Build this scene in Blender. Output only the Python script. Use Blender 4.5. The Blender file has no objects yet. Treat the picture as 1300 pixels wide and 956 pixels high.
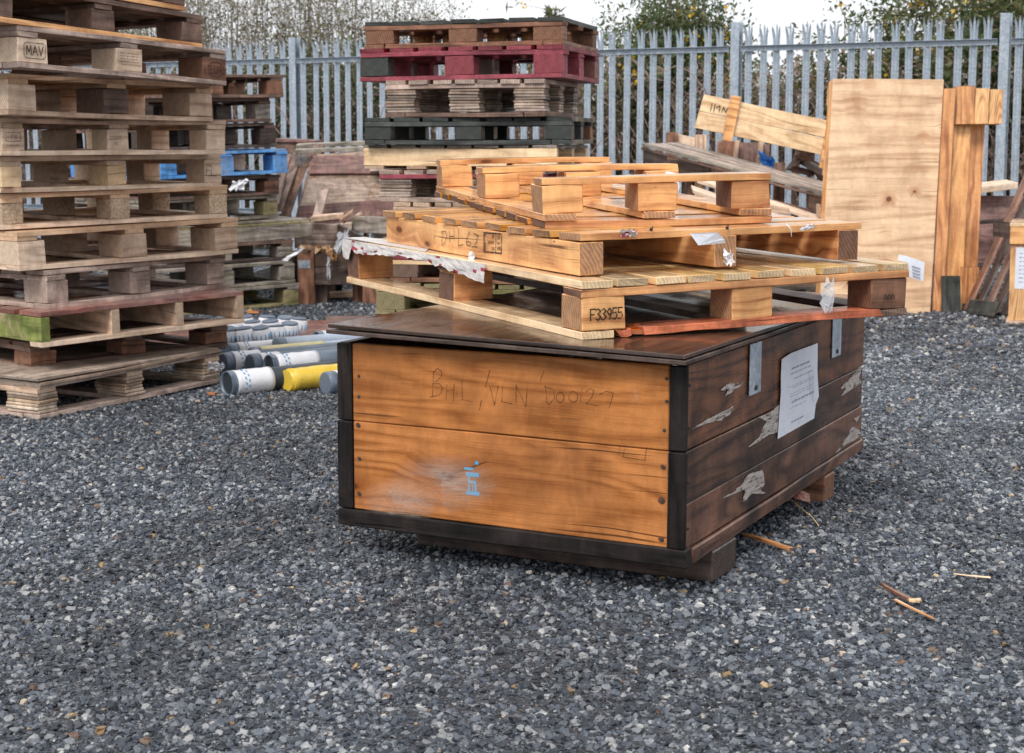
import bpy, math, random
import numpy as np
from mathutils import Vector, Matrix
S = bpy.context.scene
COL = S.collection
rnd = random.Random(7)
R = math.radians

# ------------------------------------------------------------------ camera
F_PX, CAM_H, HORIZON = 1950.0, 1.15, 190.0
PITCH = math.atan((433 - HORIZON) / F_PX)
cam = bpy.data.cameras.new('camera'); camo = bpy.data.objects.new('camera', cam); COL.objects.link(camo)
camo.location = (0, 0, CAM_H); camo.rotation_euler = (math.pi/2 - PITCH, 0, 0)
cam.sensor_width = 36; cam.lens = 36*F_PX/1300; cam.shift_y = -45/1300
cam.clip_start = .05; cam.clip_end = 2000
cam.dof.use_dof = True; cam.dof.focus_distance = 4.4; cam.dof.aperture_fstop = 9
S.camera = camo

def ray(x, y):
    c, s = math.cos(PITCH), math.sin(PITCH)
    u, v = (x-650)/F_PX, (433-y)/F_PX
    return Vector((u, c + s*v, -s + c*v))
def at(x, y, Y):
    d = ray(x, y); return Vector((0, 0, CAM_H)) + d*(Y/d.y)
def ground(x, y, z=0.0):
    d = ray(x, y); return Vector((0, 0, CAM_H)) + d*((z-CAM_H)/d.z)
def on_plane(x, y, p0, n):
    d = ray(x, y); c = Vector((0, 0, CAM_H)); return c + d*((p0-c).dot(n)/d.dot(n))

# ------------------------------------------------------------------ node helpers
class NT:
    def __init__(s, mat): s.t = mat.node_tree; s.n = s.t.nodes; s.l = s.t.links
    def new(s, ty, **kw):
        n = s.n.new(ty)
        for k, v in kw.items(): setattr(n, k, v)
        return n
    def put(s, sock, v):
        if v is None: return
        if hasattr(v, 'is_output'): s.l.new(v, sock)
        else: sock.default_value = v
    def math(s, op, a, b=None, c=None, clamp=False):
        n = s.new('ShaderNodeMath', operation=op, use_clamp=clamp)
        s.put(n.inputs[0], a); s.put(n.inputs[1], b)
        if c is not None: s.put(n.inputs[2], c)
        return n.outputs[0]
    def vmath(s, op, a, b=None):
        n = s.new('ShaderNodeVectorMath', operation=op); s.put(n.inputs[0], a)
        if b is not None: s.put(n.inputs[1], b)
        return n.outputs[0]
    def mix(s, f, a, b, mode='MIX'):
        n = s.new('ShaderNodeMix', data_type='RGBA', blend_type=mode)
        s.put(n.inputs[0], f); s.put(n.inputs[6], a); s.put(n.inputs[7], b)
        return n.outputs[2]
    def noise(s, vec, scale=1, detail=3, rough=.5, dist=0):
        n = s.new('ShaderNodeTexNoise'); s.put(n.inputs['Vector'], vec); s.put(n.inputs['Scale'], scale)
        s.put(n.inputs['Detail'], detail); s.put(n.inputs['Roughness'], rough); s.put(n.inputs['Distortion'], dist)
        return n.outputs['Fac']
    def ramp(s, f, stops, interp='LINEAR'):
        n = s.new('ShaderNodeValToRGB'); n.color_ramp.interpolation = interp
        e = n.color_ramp.elements
        while len(e) < len(stops): e.new(.5)
        for i, (p, c) in enumerate(stops):
            e[i].position = p; e[i].color = tuple(c)+(1,) if len(c) == 3 else c
        s.put(n.inputs[0], f); return n.outputs[0]
    def rng(s, v, a, b, c, d):
        n = s.new('ShaderNodeMapRange'); s.put(n.inputs[0], v)
        for i, x in enumerate((a, b, c, d)): n.inputs[i+1].default_value = x
        return n.outputs[0]
def c4(c): return (c[0], c[1], c[2], 1)
def new_mat(name):
    m = bpy.data.materials.new(name); m.use_nodes = True
    nt = NT(m); b = m.node_tree.nodes['Principled BSDF']
    return m, nt, b
MATS = {}

def wood(key, light, dark, rough=.6, wet=0., stain=(.05, .04, .035), stain_amt=.35, knots=.5, moss=0., bump=.25, var=.28, ringk=9, patch=None, patch_amt=0., hv=.008, kscale=(4.0, 9.5), kstr=1., grime=1., satv=.35, spec=.28, wobk=.07):
    if key in MATS: return MATS[key]
    m, nt, b = new_mat(key)
    uv = nt.new('ShaderNodeUVMap').outputs[0]
    isl = nt.new('ShaderNodeNewGeometry').outputs['Random Per Island']
    oc = nt.new('ShaderNodeTexCoord').outputs['Object']
    cx = nt.new('ShaderNodeCombineXYZ'); nt.put(cx.inputs[0], nt.math('MULTIPLY', isl, 37.)); nt.put(cx.inputs[1], nt.math('MULTIPLY', isl, 91.))
    v0 = nt.vmath('ADD', uv, cx.outputs[0])
    wob = nt.noise(nt.vmath('MULTIPLY', v0, (1.6, 3, 1)), 1, 2, .5)
    cy = nt.new('ShaderNodeCombineXYZ'); nt.put(cy.inputs[1], nt.math('MULTIPLY', wob, wobk))
    v1 = nt.vmath('ADD', v0, cy.outputs[0])
    # knots: sparse cells stretched along the board, grain bends round them
    vor = nt.new('ShaderNodeTexVoronoi'); nt.put(vor.inputs['Vector'], nt.vmath('MULTIPLY', v1, (kscale[0], kscale[1], 1))); vor.inputs['Scale'].default_value = 1
    kd = vor.outputs['Distance']
    sc = nt.new('ShaderNodeSeparateColor'); nt.put(sc.inputs[0], vor.outputs['Color'])
    kon = nt.math('GREATER_THAN', sc.outputs[0], 1-.42*knots)
    ks = nt.math('MULTIPLY_ADD', sc.outputs[1], .10, .07)
    kk = nt.math('MULTIPLY', kon, nt.math('SUBTRACT', 1., nt.math('DIVIDE', kd, ks), clamp=True))
    khalo = nt.math('MULTIPLY', kon, nt.math('SUBTRACT', 1., nt.math('DIVIDE', kd, nt.math('MULTIPLY', ks, 3.2)), clamp=True))
    cz = nt.new('ShaderNodeCombineXYZ'); nt.put(cz.inputs[1], nt.math('MULTIPLY', khalo, .05))
    v2 = nt.vmath('ADD', v1, cz.outputs[0])
    g1 = nt.noise(nt.vmath('MULTIPLY', v2, (1.3, 34, 1)), 1, 5, .62, .4)
    rg = nt.noise(nt.vmath('MULTIPLY', v2, (.8, 5.5, 1)), 1, 1.5, .4, .3)
    rings = nt.math('PINGPONG', nt.math('MULTIPLY', rg, ringk), .5)
    rings = nt.math('MULTIPLY', rings, 2.)
    fine = nt.noise(nt.vmath('MULTIPLY', v2, (7, 260, 1)), 1, 3, .6)
    f = nt.math('MULTIPLY_ADD', g1, .55, nt.math('MULTIPLY_ADD', rings, .22, nt.math('MULTIPLY', fine, .32)))
    col = nt.ramp(f, [(.30, [x*.8 for x in dark]), (.40, dark), (.52, [(l*.6+d*.4) for l, d in zip(light, dark)]), (.66, light)])
    hs = nt.new('ShaderNodeHueSaturation'); nt.put(hs.inputs['Color'], col)
    nt.put(hs.inputs['Value'], nt.math('MULTIPLY_ADD', isl, 2*var, 1-var))
    r2 = nt.math('FRACT', nt.math('MULTIPLY', isl, 17.3))
    nt.put(hs.inputs['Saturation'], nt.math('MULTIPLY_ADD', r2, satv, 1-satv/2))
    nt.put(hs.inputs['Hue'], nt.math('MULTIPLY_ADD', nt.math('FRACT', nt.math('MULTIPLY', isl, 51.7)), hv*2, .5-hv))
    col = hs.outputs[0]
    col = nt.mix(nt.math('MULTIPLY', khalo, .8*kstr, clamp=True), col, c4([dark[0]*.75, dark[1]*.5, dark[2]*.4]))
    col = nt.mix(nt.math('MULTIPLY', kk, 3.0, clamp=True), col, c4([dark[0]*.35, dark[1]*.25, dark[2]*.2]))
    n2 = nt.noise(oc, 3.1, 5, .62, .5)
    sm = nt.rng(n2, .48, .72, 0, 1)
    n3 = nt.noise(nt.vmath('MULTIPLY', v0, (4, 16, 1)), 1, 5, .7, .8)
    sp = nt.rng(n3, .58, .78, 0, .6)
    col = nt.mix(nt.math('MULTIPLY', nt.math('MAXIMUM', sm, sp), stain_amt), col, c4(stain))
    scr = nt.noise(nt.vmath('MULTIPLY', v0, (3, 90, 1)), 1, 2, .5)
    col = nt.mix(nt.rng(scr, .70, .76, 0, .5*min(1, stain_amt+.2)), col, c4([x*.4 for x in dark]))
    vn = nt.new('ShaderNodeTexVoronoi'); nt.put(vn.inputs['Vector'], nt.vmath('MULTIPLY', v0, (9, 13, 1))); vn.inputs['Scale'].default_value = 1
    sn = nt.new('ShaderNodeSeparateColor'); nt.put(sn.inputs[0], vn.outputs['Color'])
    nm = nt.math('MULTIPLY', nt.math('GREATER_THAN', sn.outputs[0], .74), nt.rng(vn.outputs['Distance'], .03, .062, 1, 0))
    col = nt.mix(nt.math('MULTIPLY', nm, .8 if grime else 0.), col, (.03, .018, .012, 1))
    # drying cracks, grime mottling and water runs
    ck = nt.noise(nt.vmath('MULTIPLY', v2, (1.6, 95, 1)), 1, 1.5, .5); ckm = nt.noise(nt.vmath('MULTIPLY', v0, (2.2, 6, 1)), 1, 2, .6)
    ckf = nt.math('MULTIPLY', nt.rng(ck, .655, .70, 0, 1), nt.rng(ckm, .48, .56, 0, 1))
    col = nt.mix(nt.math('MULTIPLY', ckf, .85), col, c4([x*.22 for x in dark]))
    mo = nt.noise(oc, 24, 6, .72, .6); mo2 = nt.noise(nt.vmath('MULTIPLY', oc, (9, 9, 2.2)), 1, 5, .65, .8)
    gm = nt.math('MULTIPLY', nt.rng(mo, .35, .65, .72, 1.12), nt.rng(mo2, .36, .58, .66, 1.08))
    h2 = nt.new('ShaderNodeHueSaturation'); nt.put(h2.inputs['Color'], col); nt.put(h2.inputs['Value'], nt.math('MULTIPLY_ADD', nt.math('SUBTRACT', gm, 1.), grime, 1.)); col = h2.outputs[0]
    if patch:
        n4 = nt.noise(oc, 4.2, 5, .68, 1.2); col = nt.mix(nt.math('MULTIPLY', nt.rng(n4, .52, .60, 0, 1), patch_amt), col, c4(patch))
    if moss:
        n5 = nt.noise(oc, 5, 5, .7); col = nt.mix(nt.math('MULTIPLY', nt.rng(n5, .42, .6, 0, 1), moss), col, c4((.13, .17, .02)))
    b.inputs['Specular IOR Level'].default_value = spec
    nt.put(b.inputs['Base Color'], col)
    rr = nt.rng(n2, .35, .65, max(.06, rough-.12-.45*wet), min(1, rough+.1-.1*wet))
    nt.put(b.inputs['Roughness'], nt.math('MULTIPLY_ADD', nt.math('SUBTRACT', fine, .5), .3, rr, clamp=True))
    if wet > 0:   # rain film standing on upward faces
        nz = nt.new('ShaderNodeSeparateXYZ'); nt.put(nz.inputs[0], nt.new('ShaderNodeNewGeometry').outputs['Normal'])
        n6 = nt.noise(oc, 7, 3, .6, .4)
        film = nt.math('MULTIPLY', nt.rng(nz.outputs[2], .6, .95, 0, 1), nt.rng(n6, .40, .55, .25, 1.))
        nt.put(b.inputs['Coat Weight'], nt.math('MULTIPLY', film, min(1, wet*2.2))); b.inputs['Coat Roughness'].default_value = .2; b.inputs['Coat IOR'].default_value = 1.6
    bp = nt.new('ShaderNodeBump'); bp.inputs['Strength'].default_value = bump; bp.inputs['Distance'].default_value = .004
    nt.put(bp.inputs['Height'], nt.math('SUBTRACT', f, nt.math('MULTIPLY', kk, .3))); nt.put(b.inputs['Normal'], bp.outputs[0])
    MATS[key] = m; return m

def endgrain(key, light, dark, rough=.75):
    k = key+'_end'
    if k in MATS: return MATS[k]
    m, nt, b = new_mat(k)
    uv = nt.new('ShaderNodeUVMap').outputs[0]
    isl = nt.new('ShaderNodeNewGeometry').outputs['Random Per Island']
    cx = nt.new('ShaderNodeCombineXYZ'); nt.put(cx.inputs[0], nt.math('MULTIPLY', isl, .3)); nt.put(cx.inputs[1], nt.math('MULTIPLY_ADD', isl, -.2, .12))
    v = nt.vmath('SUBTRACT', uv, cx.outputs[0])
    n = nt.noise(uv, 30, 4, .6)
    ln = nt.new('ShaderNodeVectorMath', operation='LENGTH'); nt.put(ln.inputs[0], v)
    rings = nt.math('MULTIPLY', nt.math('PINGPONG', nt.math('MULTIPLY_ADD', ln.outputs['Value'], 90, nt.math('MULTIPLY', n, 2.0)), .5), 2.)
    f = nt.math('MULTIPLY_ADD', rings, .35, nt.math('MULTIPLY', n, .8))
    col = nt.ramp(f, [(.25, [x*.7 for x in dark]), (.8, [l*.75+d*.1 for l, d in zip(light, dark)])])
    hs = nt.new('ShaderNodeHueSaturation'); nt.put(hs.inputs['Color'], col)
    nt.put(hs.inputs['Value'], nt.math('MULTIPLY_ADD', isl, .5, .72)); hs.inputs['Saturation'].default_value = .85
    nt.put(b.inputs['Base Color'], hs.outputs[0]); b.inputs['Roughness'].default_value = rough; b.inputs['Specular IOR Level'].default_value = .25
    bp = nt.new('ShaderNodeBump'); bp.inputs['Strength'].default_value = .25; bp.inputs['Distance'].default_value = .003
    nt.put(bp.inputs['Height'], f); nt.put(b.inputs['Normal'], bp.outputs[0])
    MATS[k] = m; return m

def speckle(key, c1, c2, c3, scale=150, rough=.85, bump=.5, metallic=0):
    if key in MATS: return MATS[key]
    m, nt, b = new_mat(key)
    oc = nt.new('ShaderNodeTexCoord').outputs['Object']
    n = nt.noise(oc, scale, 3, .7); n2 = nt.noise(oc, scale*.07, 4, .6, .5)
    col = nt.ramp(n, [(.35, c1), (.5, c2), (.66, c3)])
    hs = nt.new('ShaderNodeHueSaturation'); nt.put(hs.inputs['Color'], col); nt.put(hs.inputs['Value'], nt.rng(n2, .3, .7, .7, 1.2))
    nt.put(b.inputs['Base Color'], hs.outputs[0]); nt.put(b.inputs['Roughness'], nt.rng(n2, .3, .7, rough-.15, min(1, rough+.1)))
    b.inputs['Metallic'].default_value = metallic
    bp = nt.new('ShaderNodeBump'); bp.inputs['Strength'].default_value = bump; bp.inputs['Distance'].default_value = .002
    nt.put(bp.inputs['Height'], n); nt.put(b.inputs['Normal'], bp.outputs[0])
    MATS[key] = m; return m

W = {}
def defwood(key, light, dark, end=None, **kw):
    m = wood('wood_'+key, light, dark, **kw)
    e = endgrain('wood_'+key, *(end or (light, dark)))
    W[key] = (m, e)
defwood('fresh', (.80, .43, .14), (.44, .18, .045), ((.55, .27, .10), (.26, .11, .04)), rough=.42, wet=.5, stain=(.22, .085, .025), stain_amt=.45, knots=.7, grime=.45, satv=.2)
defwood('pale', (.85, .61, .33), (.56, .35, .15), rough=.45, wet=.5, stain=(.32, .18, .08), stain_amt=.4, knots=.6, grime=.45)
defwood('orange', (.68, .31, .07), (.36, .12, .018), ((.22, .10, .05), (.10, .045, .03)), rough=.34, wet=.5, stain=(.14, .04, .012), stain_amt=.5, grime=0.5)
defwood('redwet', (.62, .14, .012), (.28, .045, .004), rough=.4, wet=.12, stain=(.06, .015, .008), stain_amt=.6)
defwood('tan', (.68, .47, .31), (.36, .225, .135), rough=.65, stain=(.13, .085, .06), stain_amt=.5, var=.22, grime=0.7)
defwood('tanlight', (.80, .60, .42), (.52, .35, .22), rough=.65, stain=(.24, .16, .11), stain_amt=.4, var=.2, grime=0.6)
defwood('honey', (.76, .48, .26), (.46, .25, .12), rough=.6, stain=(.20, .11, .06), stain_amt=.45, var=.2, grime=0.6)
defwood('pinkgrey', (.54, .40, .32), (.27, .185, .145), rough=.65, stain=(.09, .065, .055), stain_amt=.55)
defwood('grey', (.38, .32, .27), (.15, .12, .10), rough=.6, stain=(.05, .042, .036), stain_amt=.55, moss=.18)
defwood('brown', (.24, .14, .095), (.09, .05, .036), rough=.55, stain=(.03, .022, .02), stain_amt=.5)
defwood('rust', (.30, .13, .06), (.11, .045, .022), rough=.5, wet=.2, stain=(.04, .02, .012), stain_amt=.5)
defwood('dark', (.105, .07, .055), (.035, .024, .02), rough=.5, wet=.3, stain=(.015, .012, .012), stain_amt=.5)
defwood('black', (.075, .083, .078), (.028, .031, .03), rough=.5, wet=.3, stain=(.10, .085, .075), stain_amt=.25)
defwood('red', (.34, .035, .055), (.16, .015, .028), rough=.5, wet=.2, stain=(.09, .03, .03), stain_amt=.5)
defwood('redbrown', (.36, .13, .09), (.17, .055, .04), rough=.45, wet=.4, stain=(.36, .29, .24), stain_amt=.5)
defwood('blue', (.015, .27, .74), (.008, .15, .46), rough=.4, wet=.25, stain=(.34, .36, .40), stain_amt=.45, knots=.1)
defwood('moss', (.24, .28, .05), (.09, .12, .015), rough=.8, stain=(.22, .17, .09), stain_amt=.8, knots=.2, patch=(.40, .31, .20), patch_amt=.7)
defwood('olive', (.34, .28, .13), (.17, .13, .055), rough=.6, stain=(.10, .09, .04), stain_amt=.4, moss=.3)
defwood('crate', (.53, .205, .062), (.31, .105, .026), rough=.45, wet=.0, stain=(.19, .065, .02), stain_amt=.6, knots=.75, var=.03, ringk=13, hv=0, kscale=(3.2, 7.5), bump=.35, spec=.2, wobk=.05, satv=.02, grime=.5)
defwood('crateside', (.19, .08, .036), (.06, .027, .016), rough=.4, wet=.2, stain=(.018, .015, .014), stain_amt=.9, knots=.3, var=.22)
defwood('frame', (.022, .017, .016), (.007, .006, .006), rough=.5, wet=0, stain=(.06, .045, .035), stain_amt=.3, knots=0, spec=.15)
defwood('plyface', (.86, .57, .32), (.56, .31, .15), rough=.6, stain=(.36, .17, .09), stain_amt=.5, knots=1.4, var=.03, ringk=5, kscale=(4.4, 5.0), hv=0, wobk=.03, grime=.3)
defwood('plysheet', (.40, .29, .21), (.24, .155, .10), rough=.4, wet=.4, stain=(.22, .11, .05), stain_amt=.7, knots=0, var=.1)
defwood('maroon', (.25, .125, .10), (.12, .055, .045), rough=.4, wet=.3, stain=(.24, .19, .165), stain_amt=.5, knots=.4)
defwood('larch', (.76, .42, .14), (.36, .12, .025), rough=.5, stain=(.3, .13, .04), stain_amt=.2, ringk=26, knots=.7, hv=0, grime=0.4)
defwood('plyedge', (.60, .46, .34), (.36, .24, .17), rough=.7, stain=(.22, .14, .10), stain_amt=.35, knots=0, var=.4)
defwood('plyedgegrey', (.44, .34, .27), (.24, .17, .14), rough=.7, stain=(.13, .09, .07), stain_amt=.4, knots=0, var=.4)
CHIP = speckle('chipboard', (.30, .20, .12), (.52, .38, .26), (.66, .52, .38), 110)
W['chip'] = (CHIP, CHIP)

def lid_mat():
    m, nt, b = new_mat('wet_ply_lid')
    uv = nt.new('ShaderNodeUVMap').outputs[0]; oc = nt.new('ShaderNodeTexCoord').outputs['Object']
    g = nt.noise(nt.vmath('MULTIPLY', uv, (2, 40, 1)), 1, 5, .6, .5); n = nt.noise(oc, 2.6, 5, .6, .8); n2 = nt.noise(oc, 9, 4, .7)
    col = nt.ramp(g, [(.3, (.018, .010, .008)), (.7, (.125, .055, .028))])
    col = nt.mix(nt.rng(n2, .5, .7, 0, .5), col, (.02, .014, .012, 1))
    nt.put(b.inputs['Base Color'], col)
    nt.put(b.inputs['Roughness'], nt.rng(n, .42, .56, .30, .10))
    b.inputs['Specular IOR Level'].default_value = .85
    bp = nt.new('ShaderNodeBump'); bp.inputs['Distance'].default_value = .003
    nt.put(bp.inputs['Strength'], nt.rng(n, .42, .56, .5, .22)); nt.put(bp.inputs['Height'], g); nt.put(b.inputs['Normal'], bp.outputs[0])
    return m
W['lid'] = (lid_mat(), W['dark'][0])

def plain(key, col, rough=.6, metallic=0, var=.0, trans=0, alpha=1, spec=.5):
    if key in MATS: return MATS[key]
    m, nt, b = new_mat(key)
    if var:
        oc = nt.new('ShaderNodeTexCoord').outputs['Object']
        n = nt.noise(oc, 14, 5, .65, .3); n2 = nt.noise(oc, 90, 3, .6)
        f = nt.math('MULTIPLY_ADD', n, .7, nt.math('MULTIPLY', n2, .3))
        nt.put(b.inputs['Base Color'], nt.mix(nt.rng(f, .35, .65, 0, 1), c4([x*(1-var) for x in col]), c4([min(1, x*(1+var*.4)) for x in col])))
        nt.put(b.inputs['Roughness'], nt.rng(f, .3, .7, rough+.1, max(.05, rough-.15)))
    else:
        b.inputs['Base Color'].default_value = c4(col); b.inputs['Roughness'].default_value = rough
    if var:
        bq = nt.new('ShaderNodeBump'); bq.inputs['Strength'].default_value = .5; bq.inputs['Distance'].default_value = .0035; nt.put(bq.inputs['Height'], nt.noise(oc, 38, 4, .6, 1.5)); nt.put(b.inputs['Normal'], bq.outputs[0])
    b.inputs['Metallic'].default_value = metallic; b.inputs['Transmission Weight'].default_value = trans
    b.inputs['Alpha'].default_value = alpha; b.inputs['Specular IOR Level'].default_value = spec
    MATS[key] = m; return m
def worn_ink(key, col, cut, a=1.):
    m, nt, b = new_mat(key); oc = nt.new('ShaderNodeTexCoord').outputs['Object']
    n = nt.noise(oc, 420, 3, .7); n2 = nt.noise(oc, 45, 3, .6)
    b.inputs['Base Color'].default_value = c4(col); b.inputs['Roughness'].default_value = .75; b.inputs['Specular IOR Level'].default_value = .2
    nt.put(b.inputs['Alpha'], nt.math('MULTIPLY', nt.rng(nt.math('MULTIPLY_ADD', n, .5, nt.math('MULTIPLY', n2, .5)), cut-.06, cut+.06, .15, 1), a)); return m
INK = worn_ink('ink', (.018, .016, .018), .43, .95)
INKB = worn_ink('pencil_ink', (.07, .03, .012), .46, .85)
INKR = worn_ink('burnt_mark', (.07, .025, .018), .45, .9)
BLUEINK = plain('blue_ink', (.07, .33, .58), .6)
PAPER = plain('paper', (.74, .77, .86), .55, var=.12)
PRINT = plain('print_ink', (.28, .28, .36), .7)
PAINT = plain('worn_pale_patch', (.42, .38, .36), .6, var=.3)
def scuff():
    m, nt, b = new_mat('worn_pale_scuff')
    oc = nt.new('ShaderNodeTexCoord').outputs['Object']
    g = nt.noise(nt.vmath('MULTIPLY', oc, (14, 14, 190)), 1, 4, .65, .4); n = nt.noise(oc, 26, 5, .7, .5)
    nt.put(b.inputs['Base Color'], nt.ramp(nt.math('MULTIPLY_ADD', g, .6, nt.math('MULTIPLY', n, .4)), [(.35, (.13, .075, .05)), (.46, (.33, .28, .25)), (.6, (.50, .47, .45))]))
    nt.put(b.inputs['Alpha'], nt.math('GREATER_THAN', nt.math('MULTIPLY_ADD', g, .55, nt.math('MULTIPLY', n, .45)), .445)); b.inputs['Roughness'].default_value = .6
    return m
PAINT = scuff()
IRON = plain('nail_iron', (.035, .025, .022), .6)
FILM = plain('plastic_film', (.74, .76, .80), .2, var=.15, alpha=.38)
WHITEP = plain('white_plastic', (.80, .80, .84), .3, var=.12)
SACK = plain('white_sack', (.66, .62, .60), .5, var=.3)
SACKRED = plain('sack_red', (.30, .03, .06), .5)
BLUEP = plain('blue_plastic', (.02, .20, .70), .35, var=.2)
def galv():
    m, nt, b = new_mat('galvanised_steel')
    oc = nt.new('ShaderNodeTexCoord').outputs['Object']
    vor = nt.new('ShaderNodeTexVoronoi'); nt.put(vor.inputs['Vector'], oc); vor.inputs['Scale'].default_value = 60
    n = nt.noise(nt.vmath('MULTIPLY', oc, (14, 14, 3)), 1, 5, .65)
    sc = nt.new('ShaderNodeSeparateColor'); nt.put(sc.inputs[0], vor.outputs['Color'])
    f = nt.math('MULTIPLY_ADD', sc.outputs[0], .3, nt.math('MULTIPLY', n, .7))
    nt.put(b.inputs['Base Color'], nt.ramp(f, [(.25, (.24, .29, .345)), (.5, (.35, .41, .475)), (.75, (.50, .55, .61))]))
    b.inputs['Metallic'].default_value = .35; nt.put(b.inputs['Roughness'], nt.rng(f, .2, .8, .42, .62))
    return m
GALV = galv()

# ------------------------------------------------------------------ mesh builder
class MB:
    def __init__(s): s.v = []; s.f = []; s.uv = []; s.mi = []; s.sm = []
    def quad(s, idx, uvs, mi=0, sm=False): s.f.append(tuple(idx)); s.uv.append(uvs); s.mi.append(mi); s.sm.append(sm)
    def board(s, p0, U, V, T, mi=0, me=1, nseg=None, jit=.0015, bow=0., r=rnd, ragged=0.):
        """solid board: corner p0, full vectors U (length) V (width) T (thickness); ends get material me"""
        p0, U, V, T = Vector(p0), Vector(U), Vector(V), Vector(T)
        if U.cross(V).dot(T) < 0: p0 = p0+V; V = -V
        L, wv, wt = U.length, V.length, T.length
        n = nseg or max(1, min(10, int(L/.16)))
        Vn, Tn = V.normalized(), T.normalized()
        ou, ov = r.random()*7, r.random()*7
        base = len(s.v); a1, a2 = r.uniform(0, 6), r.uniform(0, 6)
        tw = r.uniform(-1, 1)*jit*1.5; bw = r.uniform(-1, 1)*bow
        for i in range(n+1):
            t = i/n
            o = Vn*(math.sin(a1+t*5)*jit) + Tn*(math.sin(a2+t*4)*jit*.8 + bw*4*t*(1-t))
            for k, (cv, ct) in enumerate(((0, 0), (1, 0), (1, 1), (0, 1))):
                e = Vector((0, 0, 0))
                if i in (0, n): e = U.normalized()*r.uniform(-1, 1)*(jit+ragged)
                s.v.append(p0 + U*t + V*cv + T*ct + o + e + Tn*(tw*(t-.5)*(cv-.5)*2) + (Vn*r.uniform(-1, 1)+Tn*r.uniform(-1, 1))*jit*.35)
        per = [0, wv, wv+wt, 2*wv+wt, 2*wv+2*wt]
        for i in range(n):
            for k in range(4):
                a = base+i*4+k; b_ = base+i*4+(k+1) % 4
                u0, u1 = ou+L*i/n, ou+L*(i+1)/n
                s.quad((a, a+4, b_+4, b_), [(u0, ov+per[k]), (u1, ov+per[k]), (u1, ov+per[k+1]), (u0, ov+per[k+1])], mi)
        e0 = [(0, 0), (wv, 0), (wv, wt), (0, wt)]; ox, oy = r.uniform(-.05, .05), r.uniform(-.05, .05)
        e0 = [(x+ox, y+oy) for x, y in e0]
        s.quad((base, base+1, base+2, base+3), e0, me)
        q = base+n*4
        s.quad((q+3, q+2, q+1, q), [e0[3], e0[2], e0[1], e0[0]], me)
    def box(s, p0, U, V, T, mi=0): s.board(p0, U, V, T, mi, mi, nseg=1, jit=0)
    def tube(s, pts, rad, n=12, mi=0, cap=True, mcap=None, close_in=None):
        """swept round tube; rad may be a list"""
        pts = [Vector(p) for p in pts]; m = len(pts)
        rads = rad if isinstance(rad, (list, tuple)) else [rad]*m
        base = len(s.v); L = 0
        for i, p in enumerate(pts):
            d = (pts[min(i+1, m-1)]-pts[max(i-1, 0)]).normalized()
            x = d.cross(Vector((0, 0, 1)))
            if x.length < .1: x = d.cross(Vector((0, 1, 0)))
            x.normalize(); y = d.cross(x)
            for k in range(n):
                a = 2*math.pi*k/n; s.v.append(p+(x*math.cos(a)+y*math.sin(a))*rads[i])
        for i in range(m-1):
            l1 = (pts[i+1]-pts[i]).length
            for k in range(n):
                a = base+i*n+k; b_ = base+i*n+(k+1) % n
                s.quad((a, b_, b_+n, a+n), [(L, k/n), (L, (k+1)/n), (L+l1, (k+1)/n), (L+l1, k/n)], mi, True)
            L += l1
        if cap:
            mc = mi if mcap is None else mcap
            for st, rev in ((base, 1), (base+(m-1)*n, 0)):
                ids = list(range(st, st+n))
                if rev: ids = ids[::-1]
                s.quad(ids, [(.5, .5)]*n, mc)
    def poly_extrude(s, pts, T, mi=0, me=None):
        """flat outline pts (list of Vector), thickness vector T"""
        n = len(pts); base = len(s.v); me = mi if me is None else me
        T = Vector(T)
        for p in pts: s.v.append(Vector(p))
        for p in pts: s.v.append(Vector(p)+T)
        uvs = [(p.x*1., p.z) for p in pts]
        s.quad(list(range(n))[::-1], uvs[::-1], mi); s.quad([base+n+i for i in range(n)] if base else list(range(n, 2*n)), uvs, mi)
        s.f[-2] = tuple(base+i for i in range(n))[::-1]
        for i in range(n):
            j = (i+1) % n; s.quad((base+i, base+j, base+n+j, base+n+i), [(0, 0), (.1, 0), (.1, .1), (0, .1)], me)
    def build(s, name, mats, parent=None, bevel=0., minv=None):
        me = bpy.data.meshes.new(name)
        vs = s.v
        if minv is not None: vs = [minv @ Vector(p) for p in vs]
        me.from_pydata([tuple(p) for p in vs], [], s.f)
        if not isinstance(mats, (list, tuple)): mats = [mats]
        for m in mats: me.materials.append(m)
        ul = me.uv_layers.new(name='UVMap')
        flat = [c for fu in s.uv for p in fu for c in p]
        ul.data.foreach_set('uv', flat)
        me.polygons.foreach_set('material_index', [min(i, len(mats)-1) for i in s.mi])
        me.polygons.foreach_set('use_smooth', s.sm)
        me.update()
        o = bpy.data.objects.new(name, me); COL.objects.link(o)
        if parent is not None: o.parent = parent
        if bevel:
            b = o.modifiers.new('bevel', 'BEVEL'); b.width = bevel; b.segments = 1; b.limit_method = 'ANGLE'; b.angle_limit = R(45)
        return o

def tag(o, label=None, cat=None, group=None, kind=None):
    if label: o['label'] = label
    if cat: o['category'] = cat
    if group: o['group'] = group
    if kind: o['kind'] = kind
    return o
def empty(name, label, cat, loc=(0, 0, 0), mat=None, group=None):
    o = bpy.data.objects.new(name, None); COL.objects.link(o); o.empty_display_size = .1
    if mat is not None: o.matrix_world = mat
    else: o.location = loc
    tag(o, label, cat, group); return o
def pose(o, yaw, tu=0, tv=0):
    return Matrix.Translation(Vector(o)) @ Matrix.Rotation(R(yaw), 4, 'Z') @ Matrix.Rotation(-R(tu), 4, 'Y') @ Matrix.Rotation(R(tv), 4, 'X')

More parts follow.
